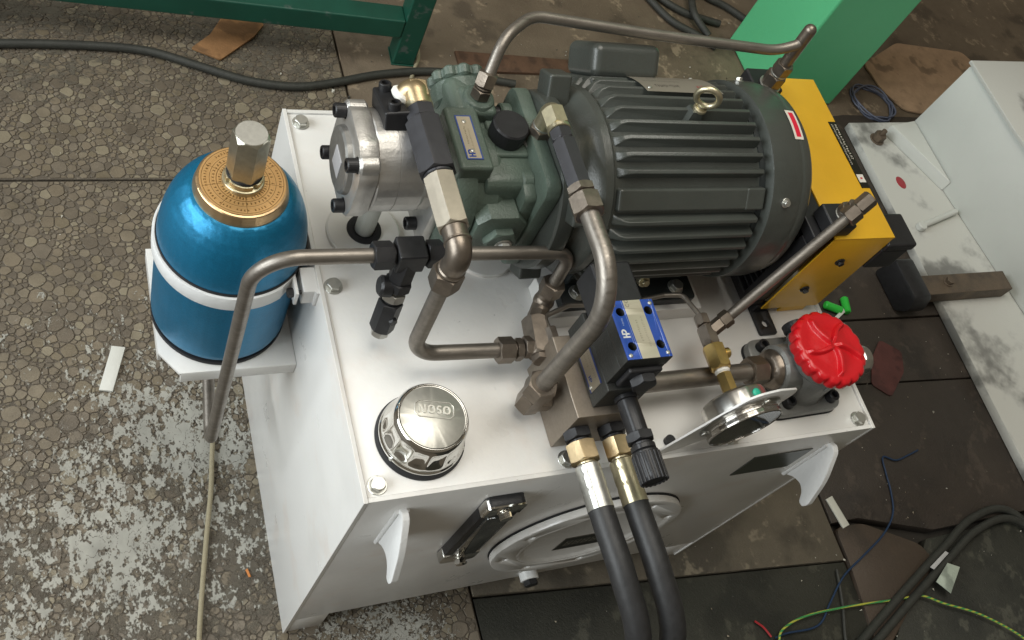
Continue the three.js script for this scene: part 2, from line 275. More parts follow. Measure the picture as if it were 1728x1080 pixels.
// ───────────────────────── floor ─────────────────────────
const F = -T;
const floorG = new THREE.Group(); floorG.name = 'floor'; floorG.userData.kind = 'structure'; scene.add(floorG); floorG.position.set(0, 0, 0); origin.set(floorG, [0, F, 0]);
{
  const bed = std({ color: C(0.03, 0.026, 0.021), roughness: 0.9 });
  part('bed', box(-6, 9, F - 0.12, F - 0.03, -8, 6, 0.001, 1), bed, floorG);
  const mortar = std({ map: tex(512, 0.6, (u, v) => { const n = fbm(u, v, 10, 201, 6, 0.7), q = ss(vn(u, v, 128, 207), 0.72, 0.95); return [mix(0.068, 0.126, n) + q * 0.06, mix(0.056, 0.104, n) + q * 0.05, mix(0.042, 0.078, n) + q * 0.038]; }), roughness: 0.7, bumpMap: fineBump, bumpScale: 0.0006 });
  part('terrazzo_panel', box(-5, 0.3475, F - 0.03, F - 0.0012, -0.359, 5, 0.002, 1), mortar, floorG);
  part('terrazzo_panel', box(-5, 0.3475, F - 0.03, F - 0.0012, -6, -0.3635, 0.002, 1), mortar, floorG);
  // concrete slabs, steel plates and a rubber mat right of the terrazzo
  const conc = (s, lo, hi, scuff) => std({ map: tex(512, 1.1, (u, v) => {
    const n = fbm(u, v, 5, s, 7, 0.62), d = ss(fbm(u, v, 9, s + 20, 5, 0.6), 0.55, 0.75), k = ss(fbm(u, v, 24, s + 40, 5, 0.7), 0.62, 0.74) * scuff, q = ss(vn(u, v, 256, s + 9), 0.97, 1) * scuff * 0.7;
    return [0, 1, 2].map((i) => mix(mix(mix(lo[i], hi[i], n), lo[i] * 0.6, d * 0.6), hi[i] * 1.9, Math.max(k * 0.6, q)));
  }), roughness: 0.72, roughnessMap: roughMap(0.65, 1, s + 3, 0.5), bumpMap: fineBump, bumpScale: 0.0008 });
  const grey = conc(221, [0.056, 0.048, 0.036], [0.142, 0.120, 0.087], 1), back = conc(231, [0.07, 0.05, 0.032], [0.20, 0.155, 0.105], 0.8), brown = conc(241, [0.020, 0.0155, 0.012], [0.056, 0.043, 0.033], 0.5), mat = conc(251, [0.013, 0.014, 0.010], [0.040, 0.039, 0.029], 1.0), plate = conc(261, [0.034, 0.024, 0.016], [0.07, 0.048, 0.032], 0.15);
  const slab = (name, pts, m, dy = 0) => part(name, plateY(pts, F - 0.03, F + dy, 0.002), m, floorG);
  slab('concrete_slab', [[0.352, -0.50], [1.214, -0.50], [1.216, 0.683], [0.352, 0.602]], grey, 0.001);
  slab('rubber_mat', [[0.351, 0.6055], [1.2165, 0.6865], [1.2165, 4], [0.351, 4]], mat, -0.004);
  slab('concrete_slab', [[0.352, -0.507], [0.352, -3], [8, -3], [8, -0.615], [1.222, -0.507]], back, 0);
  slab('steel_plate', [[1.222, 0.089], [1.222, -0.50], [1.9, -0.60], [8, -0.60], [8, 0.14], [1.9, 0.108]], brown, 0.002);
  slab('steel_plate', [[1.222, 0.0935], [1.9, 0.1125], [8, 0.145], [8, 0.335], [1.9, 0.2995], [1.222, 0.2625]], brown, 0);
  slab('steel_plate', [[1.222, 0.267], [1.9, 0.304], [8, 0.34], [8, 0.69], [1.5, 0.66], [1.30, 0.60], [1.222, 0.60]], brown, 0.001);
  slab('rusty_plate', rounded([[1.224, 0.612], [1.30, 0.612], [1.44, 0.685], [1.46, 0.73], [1.20, 0.9], [1.222, 0.70]], 0.02), plate, 0.004);
  slab('steel_plate', [[1.47, 0.676], [8, 0.70], [8, 4], [1.222, 4], [1.222, 0.905]], mat, -0.002);

  // terrazzo stones: a power diagram whose cells are pulled apart by the mortar
  const X0 = -0.72, X1 = 0.344, Z0 = -1.15, Z1 = 0.80, cell = 0.03, cols = Math.ceil((X1 - X0) / cell), rowsN = Math.ceil((Z1 - Z0) / cell), bins = Array.from({ length: cols * rowsN }, () => []), seeds = [];
  const hidden = (x, z) => x > 0.03 && x < 0.345 && z > 0.03 && z < 0.52;
  const near = (x, z, k, f) => { const i = Math.floor((x - X0) / cell), j = Math.floor((z - Z0) / cell); for (let b = Math.max(0, j - k); b <= Math.min(rowsN - 1, j + k); b++) for (let a = Math.max(0, i - k); a <= Math.min(cols - 1, i + k); a++) for (const s of bins[b * cols + a]) f(s); };
  for (const [tries, r0, r1] of [[700, 0.0125, 0.0175], [9000, 0.0075, 0.0115], [60000, 0.0042, 0.0068], [30000, 0.0026, 0.0036]]) for (let t = 0; t < tries; t++) {
    const x = rr(X0, X1), z = rr(Z0, Z1), r = rr(r0, r1); let ok = !hidden(x, z);
    if (ok) near(x, z, 2, (s) => { if (ok && Math.hypot(s.x - x, s.z - z) < (s.r + r) * 0.78) ok = false; });
    if (!ok) continue;
    const s = { x, z, r }; seeds.push(s); bins[Math.min(rowsN - 1, Math.floor((z - Z0) / cell)) * cols + Math.min(cols - 1, Math.floor((x - X0) / cell))].push(s);
  }
  const clip = (poly, nx, nz, c) => { const out = []; for (let i = 0; i < poly.length; i++) { const a = poly[i], b = poly[(i + 1) % poly.length], da = a[0] * nx + a[1] * nz - c, db = b[0] * nx + b[1] * nz - c; if (da <= 0) out.push(a); if ((da < 0 && db > 0) || (da > 0 && db < 0)) { const t = da / (da - db); out.push([a[0] + (b[0] - a[0]) * t, a[1] + (b[1] - a[1]) * t]); } } return out; };
  const stoneMap = tex(512, 0.35, (u, v) => { const n = fbm(u, v, 12, 271, 6, 0.65), d = ss(fbm(u, v, 5, 277, 4), 0.5, 0.8), k = mix(0.7, 1.22, n) * (1 - 0.22 * d); return [k * 0.78, k * 0.775, k * 0.76]; });
  const tints = [[0.225, 0.184, 0.132], [0.198, 0.162, 0.118], [0.245, 0.205, 0.149], [0.175, 0.144, 0.108], [0.215, 0.180, 0.137], [0.205, 0.168, 0.115], [0.285, 0.245, 0.176], [0.158, 0.130, 0.098]];
  const stoneMats = tints.map((c) => std({ map: stoneMap, color: C(...c), roughness: 0.5, roughnessMap: roughMap(0.7, 1, 283, 0.3), bumpMap: fineBump, bumpScale: 0.0003 }));
  const stones = [];
  const PV = new THREE.Matrix4().multiplyMatrices(camera.projectionMatrix, camera.matrixWorldInverse); camera.updateMatrixWorld(); PV.multiplyMatrices(camera.projectionMatrix, camera.matrixWorld.clone().invert());
  for (const s of seeds) {
    const g = rr(0.0006, 0.0016), R = s.r * 2.1; let poly = [];
    const n0 = 5 + Math.floor(rnd() * 3), ph = rr(0, 6.28), ex = rr(0.72, 1.0), er = rr(0, 3.14), ce = Math.cos(er), se = Math.sin(er); for (let k = 0; k < n0; k++) { const th = ph + (k + rr(-0.3, 0.3)) / n0 * Math.PI * 2, q = s.r * rr(1.05, 1.6), a = Math.cos(th) * q, b = Math.sin(th) * q * ex; poly.push([s.x + a * ce - b * se, s.z + a * se + b * ce]); }
    near(s.x, s.z, 2, (o) => { if (o === s || poly.length < 3) return; const dx = o.x - s.x, dz = o.z - s.z, L = Math.hypot(dx, dz); if (L > R + o.r * 2.1) return; const nx = dx / L, nz = dz / L, m = (L * L + s.r * s.r - o.r * o.r) / (2 * L); poly = clip(poly, nx, nz, nx * s.x + nz * s.z + m - g); });
    poly = clip(poly, 1, 0, X1); if (poly.length < 3) continue;
    if (s.z > -0.40 && s.z < -0.3) { const side = s.z > -0.361; poly = side ? clip(poly, 0, -1, 0.3565) : clip(poly, 0, 1, -0.366); if (poly.length < 3) continue; }
    let area = 0; for (let i = 0; i < poly.length; i++) { const a = poly[i], b = poly[(i + 1) % poly.length]; area += a[0] * b[1] - a[1] * b[0]; } area = Math.abs(area) / 2; if (area < 4e-6) continue;
    const ring = rounded(poly, s.r * 0.07, 1), v = new THREE.Vector3(s.x, 0, s.z).applyMatrix4(PV), inView = Math.abs(v.x) < 1 && Math.abs(v.y) < 1 && v.z < 1 && !(s.x > -0.04 && s.z > 0 && s.z < 0.6) ;
    stones.push({ s, ring, area, score: inView ? area / v.z ** 2 / camera.position.distanceToSquared(new THREE.Vector3(s.x, 0, s.z)) : 0, tint: Math.min(7, Math.floor(Math.pow(rnd(), 1.15) * 8)) });
  }
  const stoneGeo = ({ ring, s }, at) => {
    const pos = [], n = ring.length, y = rr(0.0002, 0.0007), e = 0.0004;
    const inn = ring.map((q) => { const dx = s.x - q[0], dz = s.z - q[1], l = Math.hypot(dx, dz) || 1; return [q[0] + dx / l * e, q[1] + dz / l * e]; });
    const P = (q, h) => [q[0] - at[0], h, q[1] - at[1]];
    let cx = 0, cz = 0; for (const q of inn) { cx += q[0] / n; cz += q[1] / n; }
    for (let i = 0; i < n; i++) { const j = (i + 1) % n; pos.push(...P([cx, cz], y), ...P(inn[j], y), ...P(inn[i], y), ...P(inn[i], y), ...P(inn[j], y), ...P(ring[i], y - e), ...P(ring[j], y - e), ...P(ring[i], y - e), ...P(inn[j], y), ...P(ring[i], y - e), ...P(ring[j], y - e), ...P(ring[i], -0.0018), ...P(ring[i], -0.0018), ...P(ring[j], y - e), ...P(ring[j], -0.0018)); }
    const g = new THREE.BufferGeometry(); g.setAttribute('position', new THREE.Float32BufferAttribute(pos, 3)); g.computeVertexNormals();
    const uv = []; for (let i = 0; i < pos.length; i += 3) uv.push(pos[i] + at[0], pos[i + 2] + at[1]); g.setAttribute('uv', new THREE.Float32BufferAttribute(uv, 2));
    return g;
  };
  stones.sort((a, b) => b.score - a.score);
  stones.slice(0, 300).forEach((q) => { const m = new THREE.Mesh(stoneGeo(q, [q.s.x, q.s.z]), stoneMats[q.tint]); m.name = 'terrazzo_stone'; m.position.set(q.s.x, 0, q.s.z); m.receiveShadow = true; floorG.add(m); });
  const rest = stones.slice(300).map((q) => { const g = stoneGeo(q, [0, 0]), c = tints[q.tint], n = g.attributes.position.count, a = new Float32Array(n * 3); for (let i = 0; i < n; i++) a.set(c, i * 3); g.setAttribute('color', new THREE.BufferAttribute(a, 3)); return g; });
  const restMesh = new THREE.Mesh(mergeGeometries(rest), std({ map: stoneMap, vertexColors: true, roughness: 0.5, bumpMap: fineBump, bumpScale: 0.0003 })); restMesh.name = 'small_terrazzo_stones'; restMesh.userData.kind = 'stuff'; restMesh.receiveShadow = true; floorG.add(restMesh);
  console.log('stones', stones.length);

  // dried whitewash, scuffed into flakes
  const wash = (name, x0, x1, z0, z1, blobs, s, tint = [0.56, 0.55, 0.49], lo = 0.43, hi = 0.66, y = 0.0018) => {
    const w = x1 - x0, d = z1 - z0, N = 800;
    const a = tex(N, 1, (u, v) => {
      const x = x0 + u * w, z = z0 + v * d; let k = 0;
      for (const [bx, bz, r, q] of blobs) k = Math.max(k, q * (1 - Math.hypot(x - bx, z - bz) / r));
      const e = k + 0.55 * (fbm(u, v, 6, s, 5, 0.6) - 0.5), fl = fbm(u, v, 40, s + 11, 4, 0.75), cr = Math.abs(fbm(u, v, 34, s + 17, 3, 0.6) - 0.5);
      const sp = fbm(u, v, 96, s + 23, 3, 0.8), solid = ss(e * 0.95 + (fl - 0.5) * 1.5 + (sp - 0.5) * 1.3, lo, hi);
      return solid * ss(cr, 0.0, 0.012) * 0.8;
    }, false);
    const c = tex(256, 1, (u, v) => { const n = fbm(u, v, 20, s + 31, 5, 0.65); return tint.map((q) => q * mix(0.5, 1, n)); });
    const m = new THREE.Mesh(new THREE.PlaneGeometry(w, d).rotateX(-Math.PI / 2), std({ map: c, alphaMap: a, transparent: true, roughness: 0.8, bumpMap: a, bumpScale: 0.0003 }));
    m.geometry.attributes.uv.array.forEach((q, i, arr) => { if (i % 2) arr[i] = 1 - q; });
    m.name = name; m.position.set((x0 + x1) / 2, y, (z0 + z1) / 2); m.userData.kind = 'stuff'; m.receiveShadow = true; floorG.add(m);
  };
  wash('trodden_dirt', -0.66, 0.02, -0.05, 0.80, [[-0.05, 0.45, 0.30, 0.9], [-0.20, 0.52, 0.32, 0.9], [-0.38, 0.45, 0.25, 0.7], [-0.16, 0.30, 0.25, 0.6]], 321, [0.15, 0.13, 0.10], 0.36, 0.95, 0.0013);
  wash('trodden_dirt', -0.60, 0.34, -1.10, -0.55, [[-0.30, -0.85, 0.40, 0.9], [0.15, -0.80, 0.35, 0.9]], 331, [0.17, 0.15, 0.115], 0.36, 0.95, 0.0013);
  wash('dried_whitewash', -0.62, 0.0, -0.10, 0.75, [[-0.12, 0.21, 0.22, 0.95], [-0.26, 0.40, 0.24, 0.9], [-0.24, 0.10, 0.10, 0.5], [-0.02, 0.24, 0.12, 0.6], [-0.10, 0.42, 0.20, 0.55], [-0.30, 0.27, 0.14, 0.6], [-0.45, 0.3, 0.2, 0.7], [-0.40, 0.55, 0.25, 0.6]], 301);
  wash('dried_whitewash', 0.02, 0.34, 0.50, 0.80, [[0.20, 0.63, 0.13, 0.9], [0.09, 0.60, 0.10, 0.55]], 311);
}

// ───────────────────────── shared fasteners ─────────────────────────
const G = {
  bolt: joined([cylY(0.0125, 0.0016, 0.0006, 28), (() => { const g = hexY(0.0172, 0.0078, 0.0016, 0); g.translate(0, 0.0016, 0); return g; })()]),
  smallBolt: joined([cylY(0.0085, 0.0012, 0.0004, 24), (() => { const g = hexY(0.0115, 0.0055, 0.001, 0); g.translate(0, 0.0012, 0); return g; })()]),
  socket: latheY([[0, 0], [0.0075, 0], [0.0075, 0.0085], [0.0068, 0.0095], [0.0044, 0.0095], [0.0040, 0.0045], [0, 0.0045]], 24),
  bigSocket: latheY([[0, 0], [0.0088, 0], [0.0088, 0.0125], [0.0078, 0.0138], [0.0052, 0.0138], [0.0048, 0.006], [0, 0.006]], 26),
  rivet: latheY([[0, 0], [0.0028, 0], [0.0026, 0.0009], [0.0016, 0.0016], [0, 0.0018]], 16),
};
for (const k of Object.keys(G)) G[k] = metric(G[k]);

// ───────────────────────── oil tank ─────────────────────────
const W = 0.805, D = 0.6, BOT = -0.554;
{
  const t = thing('oil_tank', 'large white steel oil tank that carries the whole power unit', 'oil tank', [0.4, F, 0.3]);
  part('side_panel', [plateX([[0, F], [D, F], [D, 0.003], [0, 0.003]], 0, 0.006, 0.0008)], M.white, t);
  part('side_panel', plateX([[0, F], [D, F], [D, 0.003], [0, 0.003]], W - 0.006, W, 0.0008), M.white, t);
  part('front_panel', plateZ([[0.0062, BOT], [W - 0.0062, BOT], [W - 0.0062, 0.0022], [0.0062, 0.0022]], D - 0.0065, D - 0.0006, 0.0006), M.white, t);
  part('rear_panel', plateZ([[0.0062, BOT], [W - 0.0062, BOT], [W - 0.0062, 0.0025], [0.0062, 0.0025]], 0.0005, 0.0065, 0.0008), M.white, t);
  part('bottom_panel', box(0.0064, W - 0.0064, BOT + 0.004, BOT + 0.01, 0.007, D - 0.007), M.white, t);
  part('lid', plateY(rounded([[0.0068, 0.0072], [W - 0.0068, 0.0072], [W - 0.0068, D - 0.0070], [0.0068, D - 0.0070]], 0.002), -0.006, 0, 0.001), M.white, t);
  for (const [x0, x1] of [[0.0063, 0.066], [W - 0.066, W - 0.0063]]) part('foot', [plateZ([[x0, F], [x1, F], [x1, BOT - 0.001], [x0, BOT - 0.001]], D - 0.008, D - 0.002, 0.0006), box(x0, x1, F, F + 0.006, D - 0.08, D - 0.0085)], M.white, t);
  for (const [x, z] of [[0.023, 0.024], [0.0195, 0.30], [0.021, 0.579], [0.277, 0.580], [0.54, 0.584], [0.78, 0.582], [0.40, 0.022], [0.78, 0.024]]) { const b = place('lid_bolt', G.bolt, M.zinc, t, [x, 0, z], [0, 1, 0]); b.rotateY(rr(0, 1)); }
  // lifting hooks on the front panel
  const hook = rounded([[0.5985, -0.042], [0.606, -0.036], [0.617, -0.040], [0.645, -0.085], [0.664, -0.142], [0.661, -0.156], [0.652, -0.158], [0.640, -0.142], [0.628, -0.138], [0.614, -0.146], [0.5985, -0.168]], [0, 0.004, 0.006, 0.02, 0.006, 0.004, 0.006, 0.008, 0.008, 0.006, 0]);
  for (const x of [0.060, 0.752]) { const h = part('lifting_hook', plateX(hook, x - 0.005, x + 0.005, 0.0015), M.whiteRaw, t); part('weld_bead', [tube([[x - 0.006, -0.045, 0.6005], [x - 0.006, -0.165, 0.6005]], 0.0035, 0, 8), tube([[x + 0.006, -0.045, 0.6005], [x + 0.006, -0.165, 0.6005]], 0.0035, 0, 8)], M.weld, h); }
  // round clean-out cover
  const cx = 0.436, ch = -0.305;
  const bolts = []; for (let k = 0; k < 8; k++) { const a = (k + 0.42) / 8 * Math.PI * 2; bolts.push([cx + 0.138 * Math.cos(a), ch + 0.138 * Math.sin(a), 0.0068]); }
  const rim = []; for (let k = 0; k < 96; k++) { const a = k / 96 * Math.PI * 2; rim.push([cx + 0.160 * Math.cos(a), ch + 0.160 * Math.sin(a)]); }
  const cover = part('clean_out_cover', [plateZ(rim, D + 0.0024, D + 0.0138, 0.0014, [[cx, ch, 0.118], ...bolts]), lathe([[0.1195, 0.0128], [0.116, 0.0135], [0.112, 0.0128], [0.108, 0.0100], [0.103, 0.0088], [0, 0.0086]], [cx, ch, D - 0.0002], [0, 0, 1], 96)], M.white, t);
  part('cover_gasket', lathe([[0.144, 0], [0.1612, 0.0], [0.1612, 0.0022], [0.144, 0.0022]], [cx, ch, D - 0.0004], [0, 0, 1], 96), M.rubberPad, cover);
  for (const [x, h] of bolts) part('shaded_steel_disc', cyl([x, h, D - 0.0004], [0, 0, 1], 0.0072, 0.0030, 0.0003, 20), M.rust, cover);  // discs darken the bolt holes: bare steel with the shade painted in
  // drain stub
  const s = stack(t, [0.425, -0.535, D - 0.002], [0, 0, 1], [['drain_pipe', 'cyl', 0.034, 0.016, M.whiteRaw], ['drain_plug', 'hex', 0.024, 0.010, M.black]]);
  // tube passages welded on the lid
  part('suction_flange', lathe([[0.020, 0], [0.0515, 0], [0.0515, 0.006], [0.049, 0.0075], [0.026, 0.0082], [0.0235, 0.0078], [0.0225, 0.002]], [0.0765, -0.0001, 0.2165], [0, 1, 0], 64), M.white, t);
  part('rubber_grommet', lathe([[0.013, 0], [0.0235, 0], [0.0245, 0.006], [0.0235, 0.0105], [0.019, 0.012], [0.0145, 0.0105], [0.013, 0.006]], [0.0765, 0.0005, 0.2165], [0, 1, 0], 48), M.rubberPad, t);
  part('return_flange', lathe([[0, 0], [0.0495, 0], [0.0495, 0.005], [0.048, 0.0062], [0, 0.0066]], [0.246, -0.0001, 0.25], [0, 1, 0], 64), M.white, t);
  // shelf for the bottle
  const shelf = part('bottle_shelf', [plateY([[-0.0005, 0.105], [-0.188, 0.105], [-0.188, 0.278], [-0.163, 0.314], [-0.0005, 0.314]], -0.196, -0.1905, 0.0008), plateZ([[-0.0005, -0.1915], [-0.161, -0.1915], [-0.161, -0.216], [-0.0005, -0.216]], 0.3085, 0.3145, 0.0008), plateX([[0.105, -0.1965], [0.277, -0.1965], [0.277, -0.216], [0.105, -0.216]], -0.1878, -0.1825, 0.0008)], M.white, t);
  part('gusset', plateZ([[-0.001, -0.1966], [-0.15, -0.1966], [-0.001, -0.36]], 0.125, 0.131, 0.0006), M.white, shelf);
  part('clamp_tab', [box(-0.020, 0.0, -0.030, 0.0, 0.268, 0.306, 0.0015), tube([[-0.0015, 0.0005, 0.306], [-0.0015, -0.031, 0.306]], 0.004, 0, 8)], M.whiteRaw, t);
}
// plates on the front panel
function canvasTex(w, h, draw) { const c = document.createElement('canvas'); c.width = w; c.height = h; draw(c.getContext('2d'), w, h); const t = new THREE.CanvasTexture(c); t.colorSpace = THREE.SRGBColorSpace; return t; }
// a flat printed sheet: corners p (top left in reading direction), right vector, down vector
function sheet(name, mat, parent, p, right, down, opt = {}) {
  const P = V(p), R = V(right), Dn = V(down), q = [P, P.clone().add(R), P.clone().add(R).add(Dn), P.clone().add(Dn)], n = Dn.clone().cross(R).normalize(), th = opt.thick ?? 0.0006;
  const pos = [], uv = [], nor = [], push = (v, u, w, nn) => { pos.push(v.x, v.y, v.z); uv.push(u, w); nor.push(nn.x, nn.y, nn.z); };
  const top = q.map((v) => v.clone().addScaledVector(n, th)), U = [[0, 1], [1, 1], [1, 0], [0, 0]];
  for (const i of [0, 3, 1, 1, 3, 2]) push(top[i], U[i][0], U[i][1], n);
  for (let i = 0; i < 4; i++) { const j = (i + 1) % 4, sn = q[j].clone().sub(q[i]).cross(n).normalize().negate(); for (const [v, k] of [[top[i], i], [top[j], j], [q[i], i], [q[i], i], [top[j], j], [q[j], j]]) push(v, U[k][0], U[k][1], sn); }
  const g = new THREE.BufferGeometry(); g.setAttribute('position', new THREE.Float32BufferAttribute(pos, 3)); g.setAttribute('normal', new THREE.Float32BufferAttribute(nor, 3)); g.setAttribute('uv', new THREE.Float32BufferAttribute(uv, 2));
  return part(name, g, mat, parent, { keepUV: true, ...opt });
}
const scribble = (c, x, y, w, h, n, col, s = 5) => { c.fillStyle = col; let t = s; const r = () => (t = (t * 16807) % 2147483647) / 2147483647; for (let i = 0; i < n; i++) { const a = x + i * w / n, cw = w / n * 0.72; for (let k = 0; k < 3; k++) { c.fillRect(a + r() * cw * 0.5, y + r() * h * 0.9, cw * (0.3 + r() * 0.6), h * 0.12); c.fillRect(a + r() * cw * 0.8, y + r() * h * 0.4, cw * 0.16, h * (0.3 + r() * 0.5)); } } };
{
  const a = thing('name_plate', 'dark blank metal name plate on the front panel beside a lifting hook', 'name plate', [0.668, -0.125, D]);
  sheet('plate', std({ map: tone(401, 0.7, 1.2, 5, 0.2, 128, [0.10, 0.105, 0.092]), metalness: 0.6, roughness: 0.3 }), a, [0.612, -0.053, D - 0.0002], [0.112, 0, 0], [0, -0.072, 0], { thick: 0.0012 });
  const b = thing('cover_plate', 'small dark lettered metal plate on the round clean-out cover', 'name plate', [cxCover(), -0.37, D + 0.0084]);
  const m = std({ map: canvasTex(512, 256, (c, w, h) => { c.fillStyle = '#5a574f'; c.fillRect(0, 0, w, h); c.fillStyle = '#26251f'; c.fillRect(14, 14, w - 28, h - 28); c.strokeStyle = '#8d897c'; c.lineWidth = 9; for (let i = 0; i < 5; i++) { const x = 60 + i * 84; c.strokeRect(x, 78, 52, 92); c.beginPath(); c.moveTo(x - 8, 90); c.lineTo(x + 62, 160); c.moveTo(x + 58, 84); c.lineTo(x, 176); c.stroke(); } }), metalness: 0.5, roughness: 0.35 });
  sheet('plate', m, b, [0.398, -0.300, D + 0.0084], [0.098, 0, 0], [0, -0.062, 0], { thick: 0.001 });
}
function cxCover() { return 0.445; }
{
  // oil level gauge
  const t = thing('oil_level_gauge', 'chrome and black oil level gauge bolted upright to the front panel', 'level gauge', [0.2, -0.29, D]);
  const x0 = 0.174, x1 = 0.230;
  part('housing', plateZ(rounded([[x0, -0.286], [x1, -0.286], [x1, -0.045], [x0, -0.045]], 0.010), D - 0.0005, D + 0.0145, 0.002), M.black, t);
  part('sight_glass', plateZ(rounded([[x0 + 0.009, -0.248], [x1 - 0.009, -0.248], [x1 - 0.009, -0.083], [x0 + 0.009, -0.083]], 0.006), D + 0.0135, D + 0.0185, 0.0015), phy({ color: C(0.035, 0.036, 0.034), roughness: 0.12, clearcoat: 1, clearcoatRoughness: 0.05 }), t);
  for (const h of [-0.046, -0.285]) { const s = h > -0.1 ? -1 : 1, e = plateZ(rounded([[x0 - 0.0012, h], [x1 + 0.0012, h], [x1 + 0.0012, h + s * 0.034], [x0 - 0.0012, h + s * 0.034]], [0.010, 0.010, 0.002, 0.002]), D + 0.001, D + 0.0170, 0.0025); part('end_cap', e, s < 0 ? M.chrome : M.steel, t); }
  for (const h of [-0.066, -0.264]) stack(t, [0.202, h, D + 0.0170], [0, 0, 1], [['washer', 'cyl', 0.021, 0.0016, M.chrome], ['bolt_head', 'hex', 0.0165, 0.009, M.chrome]]);
}

// ───────────────────────── bladder accumulator ─────────────────────────
const AX = -0.0975, AZ = 0.2135;
{
  const t = thing('accumulator', 'blue bladder accumulator bottle with bronze collar and tall hex cap', 'accumulator', [AX, -0.19, AZ]);
  const prof = [[0, -0.184], [0.082, -0.184], [0.0895, -0.181], [0.0935, -0.174], [0.0942, -0.165]];
  for (let k = 0; k <= 22; k++) { const a = k / 22 * 1.22; prof.push([0.036 + (0.0942 - 0.036) * Math.pow(Math.cos(a), 0.82), -0.004 + 0.108 * Math.sin(a)]); }
  prof.push([0.04, 0.0985], [0, 0.0985]);
  part('bottle', lathe(prof, [AX, 0, AZ], [0, 1, 0], 96, 0.6), M.blue, t);
  part('base_ring', lathe([[0.070, -0.1905], [0.0925, -0.1905], [0.0940, -0.188], [0.0930, -0.1835], [0.070, -0.1838]], [AX, 0, AZ], [0, 1, 0], 72), M.rubberPad, t);
  const col = part('bronze_collar', lathe([[0.048, 0.088], [0.0582, 0.0905], [0.0588, 0.0925], [0.0545, 0.1120], [0.0535, 0.1131], [0.0515, 0.1138], [0.0210, 0.1146], [0.0205, 0.1146]], [AX, 0, AZ], [0, 1, 0], 96, 0.35), M.bronze, t);
  // engraved dial on the collar: rings, spokes and rows of small characters
  const dial = canvasTex(1024, 1024, (c, w) => {
    c.fillStyle = '#c9a06a'; c.fillRect(0, 0, w, w); let s = 11; const r = () => (s = (s * 16807) % 2147483647) / 2147483647;
    for (let i = 0; i < 900; i++) { c.strokeStyle = r() > 0.5 ? 'rgba(255,225,170,0.10)' : 'rgba(90,60,25,0.10)'; c.lineWidth = 1 + r() * 2; c.beginPath(); c.arc(w / 2, w / 2, r() * w / 2, r() * 6.3, r() * 6.3 + 1.5); c.stroke(); }
    c.strokeStyle = '#4a3312'; c.lineWidth = 5; for (const q of [0.465, 0.375, 0.30, 0.228]) { c.beginPath(); c.arc(w / 2, w / 2, q * w, 0, 7); c.stroke(); }
    c.lineWidth = 4; for (let k = 0; k < 9; k++) { const a = k / 9 * Math.PI * 2 + 0.2; c.beginPath(); c.moveTo(w / 2 + Math.cos(a) * w * 0.228, w / 2 + Math.sin(a) * w * 0.228); c.lineTo(w / 2 + Math.cos(a) * w * 0.465, w / 2 + Math.sin(a) * w * 0.465); c.stroke(); }
    for (const [q, n, hgt] of [[0.425, 66, 34], [0.337, 44, 40], [0.263, 46, 40]]) for (let k = 0; k < n; k++) {
      if (r() < 0.14) continue; c.save(); c.translate(w / 2, w / 2); c.rotate(k / n * Math.PI * 2); c.translate(0, q * w); c.fillStyle = '#553b17';
      for (let j = 0; j < 4; j++) { c.fillRect(-10 + r() * 8, -hgt / 2 + r() * hgt * 0.9, 8 + r() * 10, 4); c.fillRect(-9 + r() * 16, -hgt / 2 + r() * hgt * 0.4, 4, hgt * (0.3 + r() * 0.4)); }
      c.restore();
    }
  });
  const ring = new THREE.RingGeometry(0.0205, 0.0512, 96, 2).rotateX(-Math.PI / 2); ring.translate(AX, 0.1152, AZ);
  { const p = ring.attributes.position, u = ring.attributes.uv; for (let i = 0; i < p.count; i++) u.setXY(i, 0.5 + (p.getX(i) - AX) / 0.1044, 0.5 - (p.getZ(i) - AZ) / 0.1044); }
  part('engraved_dial', ring, std({ map: dial, metalness: 0.75, roughness: 0.42 }), col, { keepUV: true });
  const notch = []; for (let k = 0; k < 4; k++) for (let q = 0; q < 16; q++) { const a = 1.05 + (k + q / 16) * Math.PI / 2, r = q < 2 ? 0.0196 : 0.0230; notch.push([AX + r * Math.cos(a), AZ + r * Math.sin(a)]); }
  part('slotted_lock_ring', [lathe([[0.0150, 0.1150], [0.0255, 0.1152], [0.0250, 0.1205], [0.0243, 0.1215], [0.0228, 0.1222], [0.0150, 0.1222]], [AX, 0, AZ], [0, 1, 0], 64), plateY(notch, 0.1221, 0.1300, 0.0005)], M.zincYellow, t);
  part('o_ring', lathe([[0.012, 0.1300], [0.0205, 0.1300], [0.0215, 0.132], [0.0205, 0.134], [0.012, 0.134]], [AX, 0, AZ], [0, 1, 0], 48), M.rubberPad, t);
  part('hex_cap', hex([AX, 0.133, AZ], [0, 1, 0], 0.0385, 0.070, 0.0035, 0.002, 0.35), M.capSteel, t);
  part('cap_top', cyl([AX, 0.2028, AZ], [0, 1, 0], 0.0182, 0.0006, 0.0002, 40), M.zinc, t);
}
